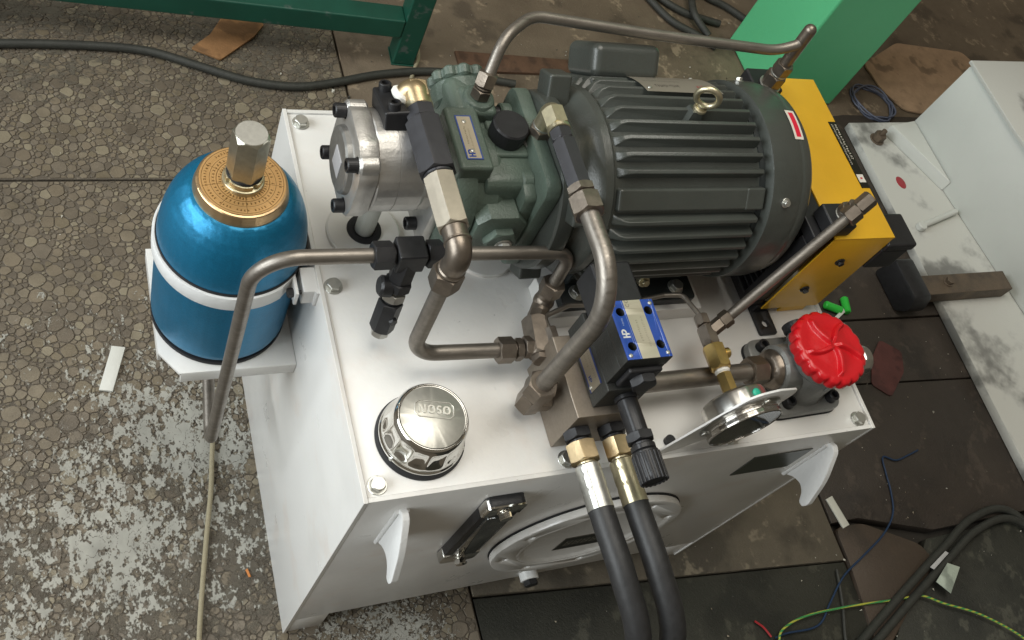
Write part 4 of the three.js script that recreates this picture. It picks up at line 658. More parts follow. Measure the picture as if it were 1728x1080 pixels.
{
  const t = thing('modular_valve', 'lower black modular valve with silver side label and front adjusting knob', 'valve', [0.315, 0.0932, 0.50]);
  part('body', box(MX, MX1, 0.0932, 0.1405, 0.440, 0.5500, 0.0015, 2), M.blackValve, t);
  const lab = canvasTex(512, 256, (c, w, h) => { c.fillStyle = '#39477c'; c.fillRect(0, 0, w, h); c.fillStyle = '#968d7d'; c.fillRect(0, 22, w, h - 44); scribble(c, 60, 60, 380, 30, 18, '#7a7162', 3); scribble(c, 40, 130, 260, 30, 12, '#7a7162', 8); c.strokeStyle = '#39477c'; hpLogo(c, 380, 150, 52); });
  const pl = sheet('label_plate', std({ map: lab, metalness: 0.6, roughness: 0.4 }), t, [MX + 0.0001, 0.1325, 0.462], [0, 0, 0.072], [0, -0.032, 0], { thick: 0.0008 });
  for (const [z, h] of [[0.468, 0.128], [0.528, 0.105]]) place('rivet', G.rivet, M.zinc, pl, [MX - 0.0007, h, z], [-1, 0, 0]);
  stack(t, [0.3185, 0.1180, 0.5500], [0, 0, 1], [['shaft_collar', 'cyl', 0.030, 0.006, M.black], ['adjuster_shaft', 'cyl', 0.0265, 0.044, M.black], ['lock_nut', 'hex', 0.032, 0.012, M.black], ['gap_ring', 'cyl', 0.024, 0.004, M.black], ['lock_ring', 'cyl', 0.031, 0.007, M.black]]);
  // knurled knob
  const kn = []; for (let k = 0; k < 18; k++) { const a = k / 18 * Math.PI * 2; kn.push(new RoundedBoxGeometry(0.0034, 0.0034, 0.036, 2, 0.0012).rotateZ(a).translate(0.3185 + 0.0165 * Math.cos(a), 0.1180 + 0.0165 * Math.sin(a), 0.6455)); }
  part('adjusting_knob', [...kn, lathe([[0, 0], [0.0150, 0], [0.0168, 0.002], [0.0172, 0.034], [0.0160, 0.039], [0.0135, 0.0402], [0.0125, 0.0385], [0, 0.0385]], [0.3185, 0.1180, 0.6235], [0, 0, 1], 40)], M.black, t);
}
{
  const t = thing('directional_valve', 'black directional valve with blue and silver top plate', 'valve', [0.315, 0.1408, 0.50]);
  const top = 0.2005;
  const wells = [[MX + 0.0125, 0.5225, 0.0058], [MX1 - 0.0110, 0.5225, 0.0058], [MX + 0.0125, 0.4760, 0.0058], [MX1 - 0.0110, 0.4760, 0.0058]], sq = (e) => [[MX + e, 0.4600 + e], [MX1 - e, 0.4600 + e], [MX1 - e, 0.5400 - e], [MX + e, 0.5400 - e]];
  part('body', [box(MX, MX1, 0.1410, top - 0.0200, 0.4600, 0.5400, 0.0010, 2), plateY(sq(0), top - 0.0199, top, 0.0010, wells)], M.blackValve, t);
  for (const [x, z] of wells) place('well_bolt', G.socket, M.black, t, [x, top - 0.0200, z], [0, 1, 0]).scale.set(0.7, 1, 0.7);
  part('coil_housing', [box(MX + 0.004, MX1 - 0.002, 0.1410, 0.1890, 0.3960, 0.4598, 0.004, 3)], M.black, t);
  part('end_plug', [box(MX + 0.010, MX1 - 0.006, 0.1440, 0.1830, 0.5402, 0.5480, 0.003, 2), hex([0.3190, 0.1640, 0.5475], [0, 0, 1], 0.030, 0.012)], M.black, t);
  const m = std({ roughness: 0.38, metalness: 0.15, map: canvasTex(800, 620, (c, w, h) => {
    c.fillStyle = '#2c50a8'; c.fillRect(0, 0, w, h); c.fillStyle = '#b5b09c'; c.fillRect(0, h * 0.32, w, h * 0.40);
    c.strokeStyle = 'rgba(225,228,235,0.8)'; c.lineWidth = 3; c.beginPath(); c.moveTo(0, h * 0.29); c.lineTo(w, h * 0.29); c.moveTo(0, h * 0.93); c.lineTo(w, h * 0.93); c.stroke();
    c.strokeStyle = '#e4e6e6'; c.save(); c.translate(300, 42); hpLogo(c, 0, 0, 100); c.restore(); scribble(c, 455, 92, 110, 26, 5, 'rgba(210,215,230,0.8)', 3);
    scribble(c, 120, h * 0.24, 240, 14, 22, 'rgba(220,225,240,0.7)', 6); scribble(c, 180, h * 0.86, 90, 14, 9, 'rgba(220,225,240,0.8)', 16);
    scribble(c, 230, h * 0.44, 300, 34, 10, 'rgba(120,116,100,0.55)', 7); scribble(c, 150, h * 0.58, 420, 30, 16, 'rgba(130,125,108,0.5)', 17);
    c.strokeStyle = '#6d6a60'; c.lineWidth = 7; c.beginPath(); c.arc(730, h * 0.40, 22, 0.9, 5.4); c.stroke(); c.beginPath(); c.arc(785, h * 0.40, 22, 0.9, 5.4); c.moveTo(763, h * 0.40); c.lineTo(783, h * 0.40); c.stroke();
  }) });
  const pg = plateY(sq(0.0005), top + 0.0001, top + 0.0011, 0.0002, wells); { const p = pg.attributes.position, u = pg.attributes.uv; for (let i = 0; i < p.count; i++) u.setXY(i, (0.5395 - p.getZ(i)) / 0.079, 1 - (p.getX(i) - MX - 0.0005) / (MX1 - MX - 0.001)); }
  const pl = part('top_plate', pg, m, t, { keepUV: true });
  for (const [x, z] of [[MX + 0.0060, 0.5345], [MX1 - 0.0055, 0.5345], [MX + 0.0060, 0.4665], [MX1 - 0.0055, 0.4665]]) place('rivet', G.rivet, M.zinc, pl, [x, top + 0.0011, z], [0, 1, 0]);
  // raised casting marks on the side
  const font = await new FontLoader().loadAsync('fonts/droid/droid_sans_bold.typeface.json');
  M.font = font;
}
for (const [x, who, end, nutMat, ferMat] of [[0.2755, 'left', 0, M.paleBrass, M.zinc], [0.3255, 'right', 1, M.paleBrass, M.zincYellow]]) {
  const t = thing('hydraulic_hose', end ? 'black rubber hydraulic hose with yellowish ferrule beside the black adjusting knob' : 'black rubber hydraulic hose with bright silver ferrule and larger brass nut', 'hose', [x, F, 0.8]);
  const y = 0.050;
  stack(t, [x, y, 0.5610], [0, 0, 1], [['adapter', 'hex', 0.034, 0.0135, M.black], ['adapter_collar', 'cyl', 0.028, 0.004, M.black], ['nut', 'hex', end ? 0.032 : 0.0365, 0.026, nutMat], ['nut_tail', 'cyl', 0.024, 0.004, M.zincYellow]]);
  part('ferrule', lathe([[0, 0], [0.0145, 0], [0.0162, 0.002], [0.0165, 0.010], [0.0160, 0.014], [0.0165, 0.018], [0.0165, 0.030], [0.0159, 0.034], [0.0165, 0.038], [0.0168, 0.056], [0.0172, 0.059], [0.0155, 0.0592], [0, 0.0592]], [x, y, 0.6080], [0, 0, 1], 48), ferMat, t);
  part('hose_tube', sweep(smooth([[x, y, 0.655], [x + 0.0005, y, 0.69], [x + 0.006, y - 0.008, 0.75], [x + 0.020, y - 0.045, 0.82], [x + 0.03, -0.17, 0.905], [x + 0.035, -0.36, 0.965], [x + 0.045, -0.53, 1.04], [x + 0.07, F + 0.0166, 1.16], [x + 0.11, F + 0.0166, 1.35]], 90), 0.0164, 28), M.rubber, t);
}

// ───────────────────────── breather cap ─────────────────────────
{
  const bx = 0.0875, bz = 0.5245;
  const t = thing('breather_cap', 'round fluted chrome breather filler cap standing on the white lid', 'breather cap', [bx, 0, bz]);
  part('base_gasket', lathe([[0, 0.0002], [0.0575, 0.0002], [0.0580, 0.004], [0.0560, 0.0095], [0, 0.0095]], [bx, 0, bz], [0, 1, 0], 72), M.rubberPad, t);
  const prof = [[0.0535, 0.0090, 0], [0.0548, 0.0098, 0], [0.0552, 0.0120, 0], [0.0545, 0.0145, 0], [0.0528, 0.0155, 0], [0.0523, 0.0175, 0], [0.0530, 0.0195, 0], [0.0528, 0.0225, 0.1], [0.0520, 0.026, 0.6], [0.0508, 0.032, 1], [0.0495, 0.040, 1], [0.0485, 0.046, 0.75], [0.0478, 0.050, 0.3], [0.0472, 0.053, 0], [0.0466, 0.0565, 0], [0.0452, 0.0600, 0], [0.0432, 0.0622, 0], [0.0420, 0.0622, 0], [0.0412, 0.0614, 0], [0.0405, 0.0612, 0], [0.02, 0.0614, 0], [0.0001, 0.0615, 0]];
  const N = 180, pos = [], idx = []; prof.forEach(([r, y, k]) => { for (let i = 0; i <= N; i++) { const a = i / N * Math.PI * 2, c = Math.abs(Math.sin(a * 7)), rad = r - k * 0.0034 * (1 - Math.pow(1 - c, 1.6)); pos.push(bx + rad * Math.cos(a), y, bz + rad * Math.sin(a)); } });
  for (let j = 0; j + 1 < prof.length; j++) for (let i = 0; i < N; i++) { const a = j * (N + 1) + i, b = a + N + 1; idx.push(a, b, a + 1, a + 1, b, b + 1); }
  const g = new THREE.BufferGeometry(); g.setAttribute('position', new THREE.Float32BufferAttribute(pos, 3)); g.setIndex(idx); g.computeVertexNormals(); g.setAttribute('uv', new THREE.Float32BufferAttribute(new Float32Array(pos.length / 3 * 2), 2));
  const cap = part('cap', g, M.chrome, t);
  part('satin_top', lathe([[0, 0.0616], [0.0402, 0.0614], [0.0408, 0.0611]], [bx, 0, bz], [0, 1, 0], 72), M.satin, cap);
  // embossed name in an eight-sided frame
  const tx = new TextGeometry('NOSO', { font: M.font, size: 0.0108, depth: 0.0007, curveSegments: 4, bevelEnabled: true, bevelThickness: 0.0003, bevelSize: 0.0002, bevelSegments: 1 }); tx.computeBoundingBox(); const bb = tx.boundingBox;
  tx.translate(-(bb.max.x + bb.min.x) / 2, -(bb.max.y + bb.min.y) / 2, 0); tx.rotateX(-Math.PI / 2);
  const fr = [[-0.024, -0.006], [-0.019, -0.0105], [0.019, -0.0105], [0.024, -0.006], [0.024, 0.006], [0.019, 0.0105], [-0.019, 0.0105], [-0.024, 0.006], [-0.024, -0.006]], rim = tube(fr.map((q) => [q[0], 0.0002, q[1]]), 0.0008, 0, 8);
  const em = joined([tx, rim]); em.rotateY(-0.22); em.translate(bx + 0.004, 0.0616, bz - 0.009); part('embossed_name', em, M.satin, cap);
  for (let k = 0; k < 3; k++) { const a = k * 2.1 + 0.5; place('rim_screw', G.rivet, M.zinc, t, [bx + 0.0545 * Math.cos(a), 0.0125, bz + 0.0545 * Math.sin(a)], [Math.cos(a), 0.4, Math.sin(a)]); }
}

// ───────────────────────── pressure gauge on its bracket ─────────────────────────
const GX = 0.505, GH = 0.080, yaw = 0.10;      // the bracket is turned a little about the vertical
const gp = (s, h, n) => { const c = Math.cos(yaw), k = Math.sin(yaw); return [GX + s * c + n * k, h, 0.5790 - s * k + n * c]; };   // along, up, out of the bracket
{
  const t = thing('gauge_bracket', 'thin white sheet bracket standing on the lid behind the dial gauge', 'bracket', [0.47, 0, 0.585]);
  const pts = rounded([[-0.094, 0.0005], [-0.060, 0.0005], [0.030, 0.030], [0.062, 0.100], [0.066, 0.124], [0.060, 0.138], [0.022, 0.150], [-0.012, 0.150], [-0.030, 0.142], [-0.097, 0.008]], [0.002, 0.01, 0.01, 0.01, 0.003, 0.004, 0.006, 0.008, 0.01, 0.003]);
  const g = pull(pts, 0.0032, 0.0006, [[0, GH, 0.0475]], 48); g.rotateY(yaw); g.translate(GX, 0, 0.5790); part('plate', g, M.whiteRaw, t);
  part('bracket_foot', [plateY([[0.413, 0.5875], [0.453, 0.5835], [0.452, 0.568], [0.412, 0.572]], 0.0003, 0.004, 0.0006)], M.whiteRaw, t);
  stack(t, [0.4345, 0.0040, 0.5770], [0, 1, 0], [['foot_bolt', 'cyl', 0.0145, 0.010, M.black]]);
}
{
  const t = thing('pressure_gauge', 'round stainless dial pressure gauge facing the front of the tank', 'pressure gauge', gp(0, 0.02, 0));
  const dir = [Math.sin(yaw), 0, Math.cos(yaw)], at = (n) => gp(0, GH, n);
  part('case', lathe([[0, -0.026], [0.040, -0.026], [0.0445, -0.0225], [0.0460, -0.018], [0.0460, 0.004], [0, 0.004]], at(0), dir, 64), M.steel, t);
  part('mounting_flange', lathe([[0.044, 0.0034], [0.0585, 0.0034], [0.0590, 0.0050], [0.0560, 0.0068], [0.050, 0.0082], [0.044, 0.0082]], at(0), dir, 64), M.steel, t);
  const bezel = part('bezel', lathe([[0.0400, 0.006], [0.0510, 0.006], [0.0518, 0.008], [0.0518, 0.012], [0.0532, 0.0135], [0.0535, 0.018], [0.0526, 0.0205], [0.0512, 0.0212], [0.0503, 0.0204], [0.0500, 0.0180], [0.040, 0.0180]], at(0), dir, 128, 0.7), M.bezel, t);
  const dm = std({ roughness: 0.6, map: canvasTex(512, 512, (c, w) => { c.fillStyle = '#4a4d47'; c.fillRect(0, 0, w, w); c.translate(w / 2, w / 2); c.strokeStyle = '#22231f'; for (let k = 0; k <= 50; k++) { const a = (135 + 270 * k / 50) * Math.PI / 180, L = k % 10 ? 22 : 44; c.lineWidth = k % 10 ? 3 : 6; c.beginPath(); c.moveTo(Math.cos(a) * 205, Math.sin(a) * 205); c.lineTo(Math.cos(a) * (205 - L), Math.sin(a) * (205 - L)); c.stroke(); } c.lineWidth = 3; c.beginPath(); c.arc(0, 0, 207, 0.75 * Math.PI, 0.25 * Math.PI); c.stroke(); c.fillStyle = '#22231f'; scribble(c, -60, 70, 120, 26, 6, '#33342f', 3); c.lineWidth = 9; c.beginPath(); c.moveTo(40, -40); c.lineTo(-150, 150); c.stroke(); c.beginPath(); c.arc(0, 0, 22, 0, 7); c.fill(); }) });  // dial ground painted dark, standing in for the reflection in the glass
  const face = new THREE.CircleGeometry(0.0501, 64); face.rotateX(-Math.PI / 2); aim(face, at(0.0186), dir); part('dial_face', face, dm, t, { keepUV: true });
  part('glass', lathe([[0, 0.0194], [0.0500, 0.0194], [0.0500, 0.0202], [0, 0.0202]], at(0), dir, 56), phy({ color: C(1, 1, 1), transmission: 1, thickness: 0, roughness: 0.03, ior: 1.5 }), t);
  for (const a of [3.55, 1.45, 5.6]) { const q = gp(0.0545 * Math.cos(a), GH + 0.0545 * Math.sin(a), 0.0066); part('flange_screw', [cyl(q, dir, 0.0042, 0.003, 0.001, 18)], M.zinc, t); }
  part('green_dot', aim(new THREE.SphereGeometry(0.006, 20, 12).scale(1, 0.35, 1), gp(0.004, 0.1268, -0.010), [0.0, 1, 0.1]), std({ color: C(0.02, 0.42, 0.27), roughness: 0.45 }), t);
  // line into the back of the gauge
  stack(t, [GX + 0.001, GH, 0.4255], [0, 0, 1], [['capillary_nut', 'hex', 0.0185, 0.016, M.fit], ['union', 'cyl', 0.014, 0.003, M.fit], ['tee_body', 'hex', 0.0225, 0.030, M.fit, { top: 0.003 }], ['brass_coupler', 'hex', 0.0275, 0.036, M.brass, { top: 0.003 }], ['thread_tape', 'cyl', 0.0215, 0.007, M.ptfe, { c: 0.002 }], ['brass_stem', 'hex', 0.019, 0.034, M.brass]]);
  part('bleed_screw', [cyl([GX + 0.0125, GH + 0.002, 0.4880], [1, 0.1, 0], 0.0075, 0.010, 0.002, 20)], M.brass, t);
  part('tee_branch', [hex([GX + 0.007, GH + 0.004, 0.4520], [0.75, 0.5, -0.35], 0.0185, 0.020), hex([GX + 0.021, GH + 0.0133, 0.4455], [0.75, 0.62, -0.30], 0.0215, 0.015)], M.fit, t);
}
{
  const t = thing('cooler_pipe', 'straight grey steel pipe sloping from the gauge tee up to the cooler port', 'pipe', [0.6, 0.09, 0.40]);
  const a = [GX + 0.028, GH + 0.018, 0.4425], b = [0.6760, 0.2500, 0.3760];
  part('tube', tube([a, b], 0.0076, 0, 20), M.pipe, t);
  const d = V(b).sub(V(a)).normalize(), s = V(b).addScaledVector(d, -0.010).toArray();
  stack(t, s, d.toArray(), [['nut', 'hex', 0.0245, 0.020, M.fit], ['elbow_end', 'hex', 0.0210, 0.024, M.fit]]);
}
{
  const t = thing('capillary_tube', 'thin bent brown tube from the manifold round the valve to the gauge tee', 'pipe', [0.4, 0.03, 0.42]);
  part('tube', tube([[0.2760, 0.066, 0.4480], [0.2760, 0.060, 0.3990], [0.3200, 0.058, 0.3830], [0.400, 0.056, 0.3860], [0.4740, 0.062, 0.3790], [0.4990, 0.070, 0.3850], [GX + 0.001, GH, 0.4270]], 0.0036, 0.012, 14), M.pipe, t);
  stack(t, [0.2760, 0.066, 0.4200], [0, 0, 1], [['nut', 'hex', 0.0150, 0.020, M.fit]]);
}

// ───────────────────────── return filter with red cap ─────────────────────────
const FX = 0.684, FZ = 0.5055;
{
  const t = thing('return_filter', 'grey cast return filter with scalloped red screw cap on the lid corner', 'filter', [FX, 0, FZ]);
  const sq = [[0.6180, 0.4400], [0.7440, 0.4400], [0.7480, 0.5650], [0.6180, 0.5670]];
  part('base_flange', plateY(rounded(sq, 0.022, 7), 0.0025, 0.018, 0.003), M.filter, t);
  part('gasket', plateY(rounded(sq.map(([a, b]) => [FX + (a - FX) * 1.015, FZ + (b - FZ) * 1.015]), 0.022, 7), 0.0002, 0.0026, 0.0003), M.rubberPad, t);
  part('housing', [lathe([[0, 0.014], [0.054, 0.014], [0.0500, 0.022], [0.0480, 0.034], [0.0475, 0.072], [0.0520, 0.078], [0.0520, 0.088], [0, 0.088]], [FX, 0, FZ], [0, 1, 0], 72), cyl([FX - 0.066, 0.048, FZ], [1, 0, 0], 0.0355, 0.066, 0.004, 48), cyl([FX, 0.048, FZ], [1, 0, 0], 0.0300, 0.062, 0.004, 40), cyl([FX + 0.015, 0.040, FZ - 0.060], [0, 0, 1], 0.018, 0.05, 0.004, 32), box(FX - 0.004, FX + 0.004, 0.060, 0.0845, FZ + 0.03, FZ + 0.0495, 0.002)], M.filter, t);
  for (const [x, z] of [[0.641, 0.4555], [0.646, 0.5500], [0.728, 0.549], [0.728, 0.456]]) place('flange_bolt', G.bigSocket, M.black, t, [x, 0.0178, z], [0, 1, 0]);
  part('blanking_plug', [lathe([[0, 0], [0.016, 0], [0.0175, 0.003], [0.0175, 0.014], [0, 0.015]], [FX + 0.015, 0.040, FZ - 0.060], [0, 0, -1], 32)], M.black, t);
  part('port_ring', [lathe([[0, 0], [0.0290, 0], [0.0300, 0.002], [0.0290, 0.006], [0.0240, 0.012], [0.0200, 0.014], [0, 0.014]], [FX - 0.0655, 0.048, FZ], [-1, 0, 0], 48)], M.fit, t);
  part('outlet_nipple', [lathe([[0.0170, 0], [0.0215, 0], [0.0215, 0.030], [0.0205, 0.0325], [0.0218, 0.035], [0.0218, 0.046], [0.0205, 0.049], [0.0175, 0.049], [0.0168, 0.044], [0.0168, 0.005]], [FX + 0.0615, 0.048, FZ], [1, 0, 0], 48)], M.steel, t);
  // scalloped cap with five swept ribs
  const cap = (() => {
    const N = 288, rows = [[0.0535, 0.0002, 1], [0.0580, 0.0010, 1], [0.0596, 0.0035, 1], [0.0596, 0.0150, 1], [0.0585, 0.0180, 0.9], [0.0560, 0.0200, 0.6], [0.0530, 0.0210, 0.2]], pos = [], idx = []; for (let k = 0; k <= 34; k++) { const r = 0.0510 * (1 - k / 34) + 0.0001; rows.push([r, 0.0214 + 0.0036 * Math.pow(Math.max(0, 1 - r / 0.051), 1.6) - 0.0012 * Math.exp(-Math.pow((r - 0.036) / 0.010, 2)), 0]); }
    rows.forEach(([r, y, k]) => { for (let i = 0; i <= N; i++) {
      const a = i / N * Math.PI * 2, sc = k * 0.0034 * Math.pow(Math.abs(Math.cos(a * 9)), 5), rad = r - sc; let lift = 0;
      for (let q = 0; q < 5; q++) { let d = a - (q * Math.PI * 2 / 5 + 0.35 + (r - 0.03) * 9); d = Math.atan2(Math.sin(d), Math.cos(d)); const w = Math.abs(d) * Math.max(r, 0.004); lift = Math.max(lift, Math.exp(-Math.pow(w / 0.0036, 6)) * ss(0.050 - r, 0, 0.006) * ss(r, 0.000, 0.012)); }
      pos.push(FX + rad * Math.cos(a), 0.0880 + y + lift * 0.0070, FZ + rad * Math.sin(a)); } });
    for (let j = 0; j + 1 < rows.length; j++) for (let i = 0; i < N; i++) { const a = j * (N + 1) + i, b = a + N + 1; idx.push(a, b, a + 1, a + 1, b, b + 1); }
    const g = new THREE.BufferGeometry(); g.setAttribute('position', new THREE.Float32BufferAttribute(pos, 3)); g.setIndex(idx); g.computeVertexNormals(); g.setAttribute('uv', new THREE.Float32BufferAttribute(new Float32Array(pos.length / 3 * 2), 2)); return g;
  })();
  part('red_cap', cap, M.red, t);
}
{
  const t = thing('return_pipe', 'brown-grey steel pipe lying from the valve stack to the return filter', 'pipe', [0.48, 0.03, 0.5055]);
  part('tube', tube([[0.3525, 0.048, 0.5055], [0.592, 0.048, 0.5055]], 0.0135, 0, 26), M.pipe, t);
  stack(t, [0.574, 0.048, 0.5055], [1, 0, 0], [['nut', 'hex', 0.0385, 0.026, M.fit], ['union', 'cyl', 0.031, 0.006, M.fit]]);
}

// ───────────────────────── oil cooler ─────────────────────────
{
  const t = thing('oil_cooler', 'yellow boxed oil cooler with black core behind the motor', 'oil cooler', [0.72, 0, 0.24]);
  const x0 = 0.6735, x1 = 0.7845, z0 = 0.092, z1 = 0.3905, h0 = 0.018, h1 = 0.2095, w = 0.003;
  part('top_panel', plateY([[x0, z0], [x1, z0], [x1, z1], [x0, z1]], h1 - w, h1, 0.0006), M.yellow, t);
  part('front_panel', plateZ([[x0, h0], [x1, h0], [x1, h1 - w - 0.0003], [x0, h1 - w - 0.0003]], z1 - w, z1 - 0.0004, 0.0006), M.yellow, t);
  part('rear_panel', plateZ([[x0, h0], [x1, h0], [x1, h1 - w - 0.0003], [x0, h1 - w - 0.0003]], z0 + 0.0004, z0 + w, 0.0006), M.yellow, t);
  part('fan_panel', plateX([[z0 + w, h0], [z1 - w, h0], [z1 - w, h1 - w - 0.0003], [z0 + w, h1 - w - 0.0003]], x1 - w, x1 - 0.0004, 0.0006), M.yellow, t);
  part('skirt', plateZ([[x0 + 0.045, 0.0004], [x1 - 0.015, 0.0004], [x1 - 0.015, h0 + 0.004], [x0 + 0.045, h0 + 0.004]], z1 - 0.0065, z1 - w - 0.0004, 0.0005), M.yellow, t);
  for (const [x, h] of [[0.7265, 0.150], [0.7165, 0.075]]) stack(t, [x, h, z1 - 0.0004], [0, 0, 1], [['panel_screw', 'cyl', 0.015, 0.003, M.black], ['screw_head', 'hex', 0.009, 0.004, M.black]]);
  // black core between motor and shroud: end tanks, tubes and fins
  const core = part('core_frame', [box(0.6385, x0 - 0.0004, 0.020, 0.036, z0 + 0.004, z1 - 0.006, 0.002), box(0.6385, x0 - 0.0004, 0.190, 0.208, z0 + 0.004, z1 - 0.006, 0.002), box(0.6385, x0 - 0.0004, 0.0365, 0.1895, z1 - 0.024, z1 - 0.006, 0.002), box(0.6385, x0 - 0.0004, 0.0365, 0.1895, z0 + 0.004, z0 + 0.022, 0.002)], M.black, t);
  for (let k = 0; k < 12; k++) part('core_tube', box(0.6425, x0 - 0.001, 0.044 + k * 0.012, 0.0475 + k * 0.012, z0 + 0.022, z1 - 0.024, 0.001, 1), M.black, core);
  part('port_block', [box(0.6520, 0.6960, h1 + 0.0002, h1 + 0.024, 0.3450, 0.3860, 0.003, 2)], M.black, t);
  part('port_block', [box(0.6360, 0.6860, h1 + 0.0002, h1 + 0.022, 0.0960, 0.1400, 0.003, 2)], M.black, t);
  for (const [x, z] of [[0.6720, 0.118], [0.7000, 0.37]]) {}
  stack(t, [0.6800, h1 + 0.024, 0.3665], [0, 1, 0], [['washer', 'cyl', 0.027, 0.002, M.zinc], ['port_fitting', 'hex', 0.0240, 0.014, M.fit], ['port_neck', 'cyl', 0.018, 0.010, M.fit]]);
  for (const [fx0, fx1] of [[0.664, 0.697]]) part('mounting_foot', [plateY(rounded([[fx0, 0.055], [fx1, 0.055], [fx1, 0.428], [fx0, 0.428]], 0.004), 0.0003, 0.006, 0.001, [[0.681, 0.409, 0.006]]), plateZ([[fx0 + 0.001, 0.0055], [fx1 - 0.001, 0.0055], [fx1 - 0.001, 0.022], [fx0 + 0.001, 0.022]], 0.378, 0.388, 0.001)], M.black, t);
  // warning strip on the far edge of the top
  const lab = canvasTex(1024, 150, (c, w2, h2) => { c.fillStyle = '#17150f'; c.fillRect(0, 0, w2, h2); scribble(c, 40, 22, 560, 44, 15, '#d7d2c6', 3); scribble(c, 40, 88, 640, 34, 34, '#d7d2c6', 7); c.fillStyle = '#d8d4cc'; c.fillRect(820, 14, 120, 122); c.fillStyle = '#b8323a'; c.fillRect(866, 50, 26, 40); });
  sheet('warning_strip', std({ map: lab, roughness: 0.35 }), t, [x1 - 0.0002, h1 + 0.0002, 0.178], [0, 0, 0.125], [-0.0155, 0, 0], { thick: 0.0006 });
  // fan motor box behind the far panel
  part('fan_terminal_box', [box(x1 + 0.004, x1 + 0.058, 0.128, 0.176, 0.338, 0.392, 0.004, 3), box(x1 - 0.0002, x1 + 0.006, 0.136, 0.168, 0.346, 0.386, 0.002)], M.black, t);
  part('fan_terminal_lid', box(x1 + 0.002, x1 + 0.060, 0.1762, 0.192, 0.336, 0.394, 0.004, 3), M.black, t);
  part('fan_motor', [cyl([x1 - 0.0002, 0.115, 0.27], [1, 0, 0], 0.045, 0.07, 0.004, 40)], M.black, t);
}
{
  const t = thing('drain_pipe', 'long thin brown steel pipe arching behind the motor from the pump to the cooler', 'pipe', [0.4, 0.25, 0.13]);
  part('tube', tube([[0.1790, 0.262, 0.1815], [0.2010, 0.3050, 0.1430], [0.2480, 0.3080, 0.1060], [0.4200, 0.3030, 0.1180], [0.6280, 0.2990, 0.1290], [0.6640, 0.3120, 0.1265], [0.6660, 0.3320, 0.1240]], 0.0074, [0, 0.05, 0.05, 0.2, 0.2, 0.02, 0], 20), M.pipe, t);
  part('pump_nut', [hex([0.1783, 0.2430, 0.1822], [0.05, 1, -0.10], 0.0225, 0.014), cyl([0.1789, 0.2565, 0.1812], [0.1, 1, -0.25], 0.0105, 0.003), hex([0.1790, 0.2590, 0.1805], [0.25, 1, -0.50], 0.0235, 0.018)], M.fit, t);
  part('end_elbow', [tube([[0.6640, 0.2700, 0.1280], [0.6655, 0.3360, 0.1240]], 0.0092, 0, 20), new THREE.SphereGeometry(0.0092, 20, 14).translate(0.6655, 0.3360, 0.1240)], M.fit, t);
  stack(t, [0.6640, 0.2320, 0.1290], [0, 1, 0], [['washer', 'cyl', 0.034, 0.003, M.zinc], ['port_fitting', 'hex', 0.0270, 0.020, M.fit], ['collar', 'cyl', 0.025, 0.003, M.zinc], ['nut', 'hex', 0.0240, 0.018, M.fit]]);
}

// ───────────────────────── things around the unit ─────────────────────────
{
  const t = thing('steel_column', 'square light green steel column standing behind the yellow cooler', 'column', [1.729, F, -0.7625]);
  part('shaft', box(1.592, 1.866, F + 0.0005, 2.6, -0.888, -0.637, 0.010, 3), M.column, t);
}
{
  // work table frame, turned a few degrees
  const t = thing('work_table', 'dark green square-tube work table frame behind the tank', 'table', [0.51, F, -0.741]);
  t.rotation.y = -0.06;
  part('leg', box(0.482, 0.538, F + 0.004, 0.10, -0.770, -0.714, 0.004, 2), M.bench, t);
  part('foot_plate', box(0.480, 0.540, F + 0.0005, F + 0.0038, -0.772, -0.712, 0.001), M.bench, t);
  part('stretcher', box(-1.2, 0.4818, -0.546, -0.492, -0.766, -0.712, 0.004, 2), M.bench, t);
  part('leg', box(-1.256, -1.2002, F + 0.004, 0.10, -0.770, -0.714, 0.004, 2), M.bench, t);
  part('top_rail', box(-1.256, 0.538, 0.1004, 0.16, -0.770, -0.714, 0.004, 2), M.bench, t);
  for (const x of [0.482, -1.256]) { part('leg', box(x, x + 0.056, F + 0.001, 0.10, -1.57, -1.514, 0.004, 2), M.bench, t); part('end_rail', box(x, x + 0.056, 0.1004, 0.16, -1.57, -0.7704, 0.004, 2), M.bench, t); }
}
{
  const t = thing('machine_bed', 'low dirty white machine base plate on the floor beside the column', 'machine base', [2.4, F, 0]);
  part('base_plate', plateY([[1.872, -0.545], [3.4, -0.60], [3.4, 1.0], [1.850, 0.9], [1.862, 0.12]], F + 0.003, F + 0.030, 0.003), M.machine, t);
  stack(t, [1.944, F + 0.030, -0.480], [0, 1, 0], [['anchor_washer', 'cyl', 0.046, 0.004, M.rust], ['anchor_nut', 'hex', 0.032, 0.022, M.rust], ['anchor_stud', 'cyl', 0.016, 0.016, M.rust]]);
  part('red_paint_drop', aim(new THREE.SphereGeometry(0.016, 20, 10).scale(1, 0.12, 1.4), [1.950, F + 0.0302, -0.320], [0, 1, 0]), std({ color: C(0.34, 0.03, 0.04), roughness: 0.5 }), t);
  const c = thing('machine_cabinet', 'smooth white machine cabinet standing on the dirty base plate', 'cabinet', [2.6, F + 0.03, 0]);
  part('cabinet_body', plateY([[2.095, -0.525], [3.1, -0.57], [3.1, 0.62], [2.19, 0.55], [2.10, -0.28]], F + 0.0305, -0.33, 0.006), M.panelWhite, c);
  part('cabinet_top', plateY([[2.09, -0.535], [3.11, -0.58], [3.11, 0.63], [2.182, 0.56], [2.092, -0.28]], -0.3298, -0.318, 0.003), M.machine, c);
  part('cabinet_skirt', plateY([[1.985, -0.505], [2.0935, -0.525], [2.0965, -0.29]], F + 0.0305, F + 0.070, 0.004), M.panelWhite, c);
}
